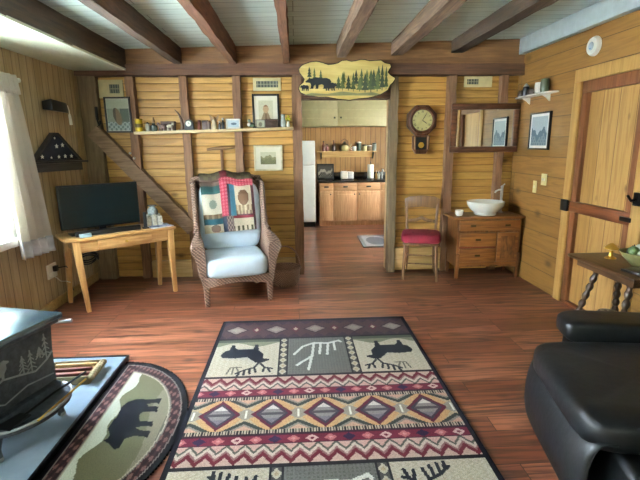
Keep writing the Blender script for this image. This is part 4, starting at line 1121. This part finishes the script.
for i in range(6):
    a = i * 1.05; t = thing('table_ornament', ('mossy green', 'cream white', 'black', 'leaf green', 'pale grey', 'dark green')[i] + ' ball ornament in the olive bowl on the side table', 'ornament', (2.43 + .06 * math.cos(a), -2.3 + .06 * math.sin(a), .735 + .02 * (i % 2)))
    MB().ball((0, 0, .035), .036, 10).build('ball', plain('ornament_%d' % i, pal[i], .5, noise=.3, scale=40), t)
    MB().tube([(0, 0, .07), (.002, .003, .082)], .004, 6).build('stem', BLACK, t)
cs = thing('candlestick', 'short brass candlestick with a wide cup beside the olive bowl', 'candlestick', (2.37, -2.08, .681))
MB().lathe([(.038, 0), (.04, .006), (.016, .02), (.012, .045), (.018, .055), (.01, .065)], n=20).build('stem', BRASS, cs); MB().lathe([(.02, .065), (.05, .075), (.05, .085), (.03, .105), (.008, .12)], n=20).build('cup', BRASS, cs)
tag(MB().box(-.08, .08, -.07, .07, 0, .018).build('black_tray', SATIN, None, (2.3, -2.46, .681), .2, bevel=.004), 'small black box lying near the front of the dark side table', 'box')
gb = thing('grey_basket', 'small grey lidded basket on the lower shelf of the side table', 'basket', (2.36, -2.15, .189))
GW = wicker('grey_wicker', '#4e4a40', '#9a9484', 110)
MB().lathe([(.07, 0), (.09, .03), (.085, .07)], n=20).build('basket', GW, gb); MB().lathe([(.088, .07), (.07, .09), (.01, .1)], n=20).build('lid', GW, gb)

# ------------------------------------------------------------------ recliner
LEA = plain('black_leather', '#0e1013', .45, noise=.2, scale=25, bump=.15, spec=.35)
RA = math.atan2(-.12, 1.0) 
rc = thing('recliner', 'black leather recliner facing the stove in the near right corner', 'armchair', (1.175, -3.4, 0), -.2)
# local: x grows toward the back of the chair, y across; +y is the far arm
def slab(x0, x1, y0, y1, z0, z1):
    return MB().box(x0, x1, y0, y1, z0, z1)
slab(.12, .95, -.5, .5, .0, .36).build('base', LEA, rc, bevel=.03, seg=3)
m = MB()
def fr_(u, v):                                   # bulging footrest front
    a = -PI / 2 + PI * v
    return (.12 - (.135 * abs(math.cos(a)) ** .5) * (1 - .25 * abs(2 * u - 1) ** 6) , (-.385 + .77 * u), .215 + .19 * math.sin(a))
m.grid(fr_, 30, 18); m.build('footrest', LEA, rc, solid=.01)
m = pillow(-.0, .75, -.39, .39, .34, .5)
for v in m.bm.verts:
    v.co.z += .02 * max(0, min(1, v.co.x / .5)) + .004 * math.sin(v.co.y * 40)
m.build('seat_pad', LEA, rc)
for s in (-1, 1):
    o = slab(.24, .98, s * .39 if s > 0 else -.64, .58 if s > 0 else -.45, .02, .5).build('arm', LEA, rc, bevel=.05, seg=4)
    p = pillow(.2, 1.0, (.37 if s > 0 else -.66), (.6 if s > 0 else -.43), .47, .605); p.build('arm_pad', LEA, o)
Mk = Matrix.Translation((.72, 0, .42)) @ Matrix.Rotation(.22, 4, 'Y')
for (z0, z1, y) in ((0, .26, .37), (.24, .5, .37), (.46, .7, .35)):
    m = pillow(-.02, .22, -y, y, z0, z1)
    for v in m.bm.verts: v.co = Mk @ v.co
    m.build('back_pad', LEA, rc)

# ------------------------------------------------------------------ left wall: curtain, flag case, plaque
def cur(u, v):
    """u 0..1 from the near edge to the far edge, v 0..1 from top to bottom"""
    z = 2.1 - 1.47 * v
    y0 = -1.62 + .1 * v; y1 = -1.27 + .28 * v ** .8
    y = y0 + (y1 - y0) * u
    return (XL + .09 + .028 * math.sin(u * PI * 9 + v * 1.5) * (.5 + .5 * v), y, z - .03 * u * v)
CURT, nt, p = newmat('sheer_lace')
p.inputs['Base Color'].default_value = C('#d9d2c8'); p.inputs['Roughness'].default_value = .9
tr = N(nt, 'ShaderNodeBsdfTranslucent'); tr.inputs[0].default_value = C('#d8d4cc'); mx = N(nt, 'ShaderNodeMixShader'); mx.inputs[0].default_value = .45
out = nt.nodes['Material Output']; L(nt, p.outputs[0], mx.inputs[1]); L(nt, tr.outputs[0], mx.inputs[2]); L(nt, mx.outputs[0], out.inputs[0])
ct = thing('lace_curtain', 'white lace curtain panel hanging at the left window', 'curtain', (0, 0, 0))
m = MB(); m.grid(cur, 60, 40); m.build('panel', CURT, ct, solid=.004)
m = MB(); m.grid(lambda u, v: tuple(Vector(cur(u, v * .08 - .0)) + Vector((.012 + .01 * math.sin(u * 60), 0, .03 * (1 - v)))), 80, 6); m.build('ruffle', CURT, ct, solid=.004)
m = MB(); m.grid(lambda u, v: tuple(Vector(cur(u, .9 + v * .1)) + Vector((.006, 0, 0))), 60, 6); m.build('hem', plain('bluish_lace_hem', '#c4c8d0', .9), ct, solid=.003)
rd = MB(); rd.tube([(XL + .08, -2.95, 2.1), (XL + .08, -1.2, 2.1)], .01, 10); rd.ball((XL + .08, -1.18, 2.1), .02, 8)
for y in (-2.85, -1.25): rd.tube([(XL, y, 2.1), (XL + .08, y, 2.1)], .006, 8)
tag(rd.build('curtain_rod', plain('white_rod', '#d5d3c8', .4)), 'white rod holding the lace curtain above the left window', 'curtain rod')
ct2 = thing('lace_curtain', 'second lace curtain panel at the near side of the left window', 'curtain', (0, 0, 0))
m = MB(); m.grid(lambda u, v: (XL + .09 + .028 * math.sin(u * PI * 9), -2.95 + .35 * u - .1 * v, 2.1 - 1.47 * v), 50, 20); m.build('panel', CURT, ct2, solid=.004)
tag(MB().box(XL, XL + .03, -1.17, -1.09, 1.66, 1.9).build('wall_plaque', BLACK, bevel=.004), 'narrow dark plaque on the left wall just right of the curtain', 'plaque')

# ledge and triangular flag case
A, B = Vector((-2.352, -1.06)), Vector((-2.16, -.52)); dirv = (B - A).normalized(); fa = math.atan2(dirv.y, dirv.x); FWd = (B - A).length
ld = thing('flag_ledge', 'dark wooden ledge on the left wall under the flag case', 'shelf', (A.x, A.y, 1.4), fa)
DKW = wood('ebony_wood', '#121316', '#25262b', 'x', 8, .4)
gap0, gap1 = .03, .28
MB().prism([(-.03, -.02), (FWd + .05, -.02), (FWd + .05, .2), (-.03, .03)], -.0, .018, 'z').build('board', DKW, ld, bevel=.003)
MB().prism([(.02, -.005), (FWd - .02, -.005), (FWd - .02, .19), (.02, .03)], -.075, .0, 'z').build('fascia', DKW, ld, bevel=.003)
fl = thing('flag_case', 'triangular black case holding a folded blue flag with white stars', 'flag case', (A.x, A.y, 1.419), fa)
T = [(0, 0), (FWd, 0), (FWd / 2 + .03, .265), (FWd / 2 - .03, .265)]
def inset(P, k, c): return [((x - c[0]) * k + c[0], (z - c[1]) * k + c[1]) for x, z in P]
cen = (FWd / 2, .1)
m = MB(); Ti = inset(T, .86, cen)
n = 4
fv = [m.bm.verts.new((x, 0, z)) for x, z in T]; fi = [m.bm.verts.new((x, 0, z)) for x, z in Ti]; bv = [m.bm.verts.new((x, .09 if False else .05, z)) for x, z in T]; bi = [m.bm.verts.new((x, .05, z)) for x, z in Ti]
for i in range(n):
    j = (i + 1) % n
    m.bm.faces.new((fv[i], fv[j], fi[j], fi[i])); m.bm.faces.new((fv[j], fv[i], bv[i], bv[j])); m.bm.faces.new((fi[i], fi[j], bi[j], bi[i])); m.bm.faces.new((bv[i], bv[j], bi[j], bi[i]))
m.build('case', DKW, fl, smooth=False)
ff = MB().prism(inset(T, .87, cen), .015, .045, 'y').build('folded_flag', plain('navy_cloth', '#141d2e', .8, noise=.15), fl)
star = lambda cx, cz, r: [(cx + (r if k % 2 == 0 else r * .42) * math.sin(k * PI / 5), cz + (r if k % 2 == 0 else r * .42) * math.cos(k * PI / 5)) for k in range(10)]
for (sx, sz, r) in ((.5, .14, .022), (.62, .15, .022), (.2, .045, .02), (.37, .035, .012), (.52, .04, .018), (.65, .045, .02), (.78, .045, .02), (.48, .215, .012)):
    MB().prism(star(FWd * sx, sz, r), .011, .016, 'y').build('star', WHITE, ff, smooth=False)
cp = thing('tasselled_box', 'small black box with a hanging white tassel above the flag case', 'wall box', (XL, -.55, 1.93), 0)
MB().hexa([(0, -.17, -.03), (.1, -.17, -.04), (.1, .13, -.045), (0, .13, -.03)], [(0, -.17, .05), (.09, -.17, .07), (.09, .13, .055), (0, .13, .045)]).build('box', SATIN, cp, bevel=.008)
m = MB(); m.tube([(.1, .12, .03), (.105, .13, -.02), (.105, .13, -.05)], .004, 8); m.tube([(.105, .13, -.05), (.105, .13, -.07), (.107, .135, -.16)], [.008, .013, .016], 10); m.build('tassel', WHITE, cp)

# ------------------------------------------------------------------ kitchen
KCAB = wood('honey_cabinet', '#a87c55', '#cfa67e', 'z', 8, .35, coat=.1)
KCABX = wood('honey_drawer', '#a87c55', '#cfa67e', 'x', 8, .35, coat=.1)
BLK = plain('black_pull', '#151515', .4)
def base_cab(x0, x1, nd, label):
    w = (x1 - x0) / 2; t = thing('base_cabinet', label, 'cabinet', ((x0 + x1) / 2, 3.24, 0), 0, None)
    MB().box(-w, w, .0, .58, .09, .835).box(-w, w, .06, .58, 0, .09).build('carcass', KCAB, t)
    for k in range(nd):
        a = -w + .015 + (2 * w - .015) * k / nd; b = a + (2 * w - .015) / nd - .015
        o = MB().box(a, b, -.02, .01, .69, .82).build('drawer', KCABX, t, bevel=.005)
        MB().box((a + b) / 2 - .045, (a + b) / 2 + .045, -.04, -.018, .745, .775).build('pull', BLK, o, bevel=.008)
        o = MB().box(a, b, -.02, .01, .11, .67).build('door', KCAB, t, bevel=.005)
        MB().box(a + .055, b - .055, -.024, -.018, .165, .615).build('panel', KCAB, o, bevel=.003)
        kx = b - .04 if k == 0 else a + .04
        MB().ball((kx, -.035, .62), .014, 8).build('knob', BLK, o)
base_cab(.43, .7, 1, 'narrow honey-wood base cabinet next to the refrigerator')
base_cab(.7, 1.6, 2, 'wide two-door honey-wood base cabinet in the kitchen')
base_cab(1.6, 2.3, 1, 'honey-wood base cabinet half hidden by the doorway post')
ctp = thing('countertop', 'black kitchen countertop with low backsplash', 'countertop', (1.36, 3.53, .836))
BST = plain('black_laminate', '#17181a', .25, noise=.15)
MB().box(-.94, .96, -.32, .31, 0, .035).build('slab', BST, ctp, bevel=.006); MB().box(-.94, .96, .285, .31, .035, .16).build('backsplash', BST, ctp, bevel=.003)
fr = thing('refrigerator', 'white refrigerator at the left of the kitchen doorway', 'refrigerator', (-.0, 3.52, 0))
FRM = plain('white_enamel', '#dfe3e2', .3, noise=.02)
MB().box(-.36, .355, -.28, .3, .06, 1.62).build('cabinet', FRM, fr, bevel=.012)
for (z0, z1) in ((.1, 1.16), (1.18, 1.62)):
    o = MB().box(-.36, .355, -.34, -.285, z0, z1).build('door', FRM, fr, bevel=.012)
    MB().box(-.33, -.3, -.375, -.335, z0 + .1, z0 + .4).build('handle', FRM, o, bevel=.006)
MB().box(-.35, .345, -.3, .28, 0, .1).build('kick_plate', SATIN, fr)
uc = thing('upper_cabinet', 'cream board-fronted upper kitchen cabinet with two doors', 'cabinet', (.8, 3.62, 1.88))
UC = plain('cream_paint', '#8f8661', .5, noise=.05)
MB().box(-.95, 1.3, -.2, .22, 0, .615).build('carcass', UC, uc)
for (a, b, kx) in ((-.94, -.002, -.06), (.002, .95, .06)):
    o = MB().box(a, b, -.222, -.2, .01, .6)
    o = o.build('door', UC, uc, bevel=.004)
    g = MB()
    for zz in (.15, .3, .45): g.box(a + .01, b - .01, -.2235, -.221, zz - .004, zz + .004)
    g.build('groove', plain('cream_groove', '#a39872', .6), o)
    MB().ball((kx, -.24, .16), .017, 8).build('knob', BLK, o)
# shelf over the counter
ksh = thing('kitchen_shelf', 'wooden bracket shelf on the kitchen wall over the counter', 'shelf', (1.0, 3.85, 1.415))
MB().box(-.58, .6, -.18, 0, -.022, 0).build('board', PALEPINE, ksh, bevel=.003); MB().box(-.5, .54, -.02, 0, -.12, -.022).build('rail', PALEPINE, ksh)
for x in (-.5, .54): MB().prism([(0, -.022), (-.15, -.022), (-.03, -.15), (0, -.15)], x - .01, x + .01, 'x').build('bracket', BLK, ksh)
KZ = 1.416
for i, (x, hh, c, lab) in enumerate(((.55, .2, '#5a2c22', 'dark red bottle at the left end of the kitchen shelf'), (.62, .14, '#8a4a3c', 'short red jar between the two bottles on the kitchen shelf'), (.75, .21, '#4c2a1e', 'brown bottle second from the left on the kitchen shelf'))):
    t = thing('sauce_bottle', lab, 'bottle', (x, 3.76, KZ))
    MB().lathe([(.03, 0), (.034, .02), (.034, hh * .55), (.013, hh * .72), (.013, hh * .9)], n=16).build('bottle', plain('bottle_%d' % i, c, .2, coat=.4), t); MB().lathe([(.016, hh * .9), (.016, hh)], n=14).build('cap', BLK, t)
t = thing('copper_kettle', 'large dull brass kettle in the middle of the kitchen shelf', 'kettle', (.96, 3.75, KZ))
MB().lathe([(.08, 0), (.1, .04), (.09, .11), (.04, .15)], n=24).build('body', plain('dull_brass', '#8d8058', .35, .5), t); MB().lathe([(.04, .15), (.02, .165), (.02, .18), (.006, .19)], n=18).build('lid', BLK, t)
MB().tube([(.09, 0, .06), (.13, 0, .11), (.14, 0, .14)], [.018, .012, .01], 8).build('spout', plain('dull_brass_spout', '#8d8058', .35, .5), t)
MB().tube([(-.075, 0, .12), (-.06, 0, .2), (0, 0, .235), (.06, 0, .2), (.075, 0, .12)], .007, 8).build('handle', plain('brown_handle', '#4c3220', .5), t)
t = thing('coffee_mug', 'white mug standing on the kitchen shelf right of the kettle', 'mug', (1.16, 3.74, KZ))
MB().lathe([(.035, 0), (.04, .01), (.042, .09), (.038, .09), (.035, .015), (.005, .01)], n=20).build('cup', PORC, t); MB().tube([(-.04, 0, .07), (-.068, 0, .06), (-.068, 0, .03), (-.04, 0, .02)], .006, 8).build('handle', PORC, t)
for i, (x, rr, hh, c, lab) in enumerate(((1.2, .045, .18, '#3f5a4a', 'tall green canister behind the white mug on the kitchen shelf'), (1.335, .05, .12, '#b0a878', 'tan canister in the right half of the kitchen shelf'), (1.43, .05, .11, '#6d5a3a', 'brown canister next to the tan one on the kitchen shelf'), (1.53, .04, .16, '#8c9a94', 'grey glass jar at the right end of the kitchen shelf'))):
    t = thing('kitchen_canister', lab, 'canister', (x + (.06 if i == 0 else .03), 3.8 if i == 0 else 3.75, KZ))
    MB().lathe([(rr * .95, 0), (rr, .01), (rr, hh * .85)], n=20).build('can', plain('canister_%d' % i, c, .4), t); MB().lathe([(rr * 1.03, hh * .85), (rr * 1.03, hh * .95), (rr * .3, hh)], n=20).build('lid', BLK if i % 2 else WHITE, t)
CT = .872
t = thing('framed_deer_tray', 'black framed panel with a grey wildlife scene leaning on the kitchen counter', 'picture', (.58, 3.72, CT))
M = Matrix.Rotation(-.1, 4, 'X')
m = MB(); w, h, fw = .17, .3, .03
m.box(-w, w, -.02, 0, 0, fw, M).box(-w, w, -.02, 0, h - fw, h, M).box(-w, -w + fw, -.02, 0, fw, h - fw, M).box(w - fw, w, -.02, 0, fw, h - fw, M); m.build('frame', BLK, t, bevel=.003)
patterned('scene', ATTR, 40, 30, lambda u, v: tuple(M @ Vector((-w + fw + (2 * w - 2 * fw) * u, -.01, fw + (h - 2 * fw) * v))), landscape(5, '#4b4742', '#8a8478', '#2c2a28', .6), t)
MB().box(-w + .02, w - .02, -.008, -.002, .02, h - .02, M).build('backing', BLK, t)
t = thing('toaster', 'white and chrome toaster on the kitchen counter', 'toaster', (.99, 3.6, CT))
MB().box(-.11, .02, -.08, .08, .01, .16).build('body', WHITE, t, bevel=.02, seg=3); MB().box(.02, .13, -.078, .078, .01, .15).build('chrome_end', CHROME, t, bevel=.015, seg=3)
MB().box(-.1, .12, -.07, .07, 0, .012).build('foot', BLK, t); MB().box(.13, .145, -.02, .02, .09, .105).build('lever', BLK, t); MB().box(-.09, .1, -.012, .012, .158, .163).build('slot', BLK, t)
t = thing('paper_towel_holder', 'upright white paper towel roll on the kitchen counter', 'paper towel', (1.47, 3.62, CT))
MB().lathe([(.058, .012), (.06, .016), (.06, .276), (.058, .28)], n=24).build('roll', plain('paper_white', '#ecebe4', .8, noise=.02), t); MB().lathe([(.075, 0), (.075, .012)], n=24).build('base', BLK, t); MB().lathe([(.008, .28), (.008, .32), (.014, .33), (.004, .345)], n=12).build('rod', BLK, t)
t = thing('kitchen_tap', 'chrome kitchen tap at the right end of the counter', 'faucet', (1.72, 3.72, CT))
MB().tube([(0, 0, 0), (0, 0, .14), (0, -.03, .18), (0, -.09, .18), (0, -.11, .14)], .012, 10).build('spout', CHROME, t)
for s in (-1, 1): MB().tube([(s * .08, 0, 0), (s * .08, 0, .05), (s * .1, -.01, .06)], .01, 8).build('lever', CHROME, t)
for i, x in enumerate((1.6, 1.64)):
    t = thing('soap_bottle', ('clear' if i else 'amber') + ' soap bottle right of the paper towel roll', 'bottle', (x, 3.7 - .04 * i, CT))
    MB().lathe([(.022, 0), (.024, .09), (.01, .11), (.01, .125)], n=14).build('bottle', plain('soap_%d' % i, '#c9c4ae' if i else '#b58a4a', .25), t); MB().tube([(0, 0, .125), (0, 0, .15), (0, -.03, .15)], .004, 6).build('pump', WHITE, t)
km = patterned('kitchen_mat', RUGM, 60, 90, lambda u, v: (1.0 + .52 * u + .02 * v, 1.36 + .88 * v, .012),
               lambda u, v: '#8d8a8a' if (u < .12 or u > .88 or v < .08 or v > .92) else ('#6f6f72' if math.hypot((u - .5) / .3, (v - .5) / .35) < 1 else '#b3aeac'), thick=.01)
tag(km, 'small grey patterned mat on the kitchen floor', 'rug')

# ------------------------------------------------------------------ light
w = bpy.data.worlds.new('World'); bpy.context.scene.world = w; w.use_nodes = True
nt = w.node_tree; bg = nt.nodes['Background']
tc = N(nt, 'ShaderNodeTexCoord'); sx = N(nt, 'ShaderNodeSeparateXYZ'); L(nt, tc.outputs['Generated'], sx.inputs[0])
L(nt, ramp(nt, sx.outputs[2], (.48, C('#b6bfaa')), (.56, C('#dbe8f2')), (1, C('#bcd6f2'))), bg.inputs[0])
bg.inputs[1].default_value = 5
def area(name, loc, rot, sx_, sy_, power, col):
    l = bpy.data.lights.new(name, 'AREA'); l.shape = 'RECTANGLE'; l.size = sx_; l.size_y = sy_; l.energy = power; l.color = col
    o = bpy.data.objects.new(name, l); COL.objects.link(o); o.location = loc; o.rotation_euler = rot; return o
def down(deg): return (0, math.radians(-90 + deg), 0)
WYC, W2C = (WY0 + WY1) / 2, sum(W2) / 2
area('daylight_left_window', (XL - .25, WYC, 1.5), down(24), 1.1, 1.3, 470, (.78, .89, 1))
area('ceiling_fill_left', (XL - .3, WYC, 1.1), down(-38), .7, 1.3, 75, (.9, 1, .97))  # added lamp aimed upward to brighten the soffit and ceiling
area('daylight_left_rear_window', (XL - .25, W2C, 1.5), down(30), 1.1, 1.4, 60, (.85, .93, 1))
area('ceiling_fill_left_rear', (XL - .3, W2C, 1.1), down(-38), .7, 1.4, 90, (.9, 1, .97))  # added upward fill for the ceiling, rear part of the left side
area('daylight_rear_window', (-1.2, YF - .2, 1.45), (PI / 2, 0, PI), 1.4, 1.3, 80, (1, .95, .86))
area('ceiling_fill_rear', (-1.2, YF - .3, 1.1), (PI / 2 + .65, 0, PI), 1.4, .7, 80, (.93, 1, .97))  # added fill tilted up at the ceiling from behind the camera
area('daylight_rear_window_right', (1.1, YF - .2, 1.45), (PI / 2, 0, PI), 1.4, 1.3, 35, (1, .96, .88))
area('ceiling_fill_rear_right', (1.1, YF - .3, 1.1), (PI / 2 + .65, 0, PI), 1.4, .7, 80, (.93, 1, .97))  # second added ceiling fill behind the camera, right side
area('daylight_kitchen_window', (2.6 + .2, 2.0, 1.5), (0, PI / 2, 0), 1.1, 1.5, 105, (1, .96, .88))

# ------------------------------------------------------------------ camera
cam = bpy.data.cameras.new('camera'); co = bpy.data.objects.new('camera', cam); COL.objects.link(co)
R_ = Vector((0.998534, -0.0531531, -0.01022734)); U_ = Vector((0.02110592, 0.20834925, 0.97782674)); F_ = Vector((0.04984366, 0.9766091, -0.20916565))
M = Matrix((R_, U_, -F_)).transposed().to_4x4(); M.translation = Vector((0, -5.2504, 1.55))
co.matrix_world = M
cam.sensor_width = 36; cam.lens = 446.78 / 640 * 36; cam.clip_start = .02
sc = bpy.context.scene; sc.camera = co
vs = sc.view_settings; vs.view_transform = 'Standard'; vs.look = 'None'; vs.gamma = 1; vs.use_curve_mapping = False
vs.exposure = 0.85
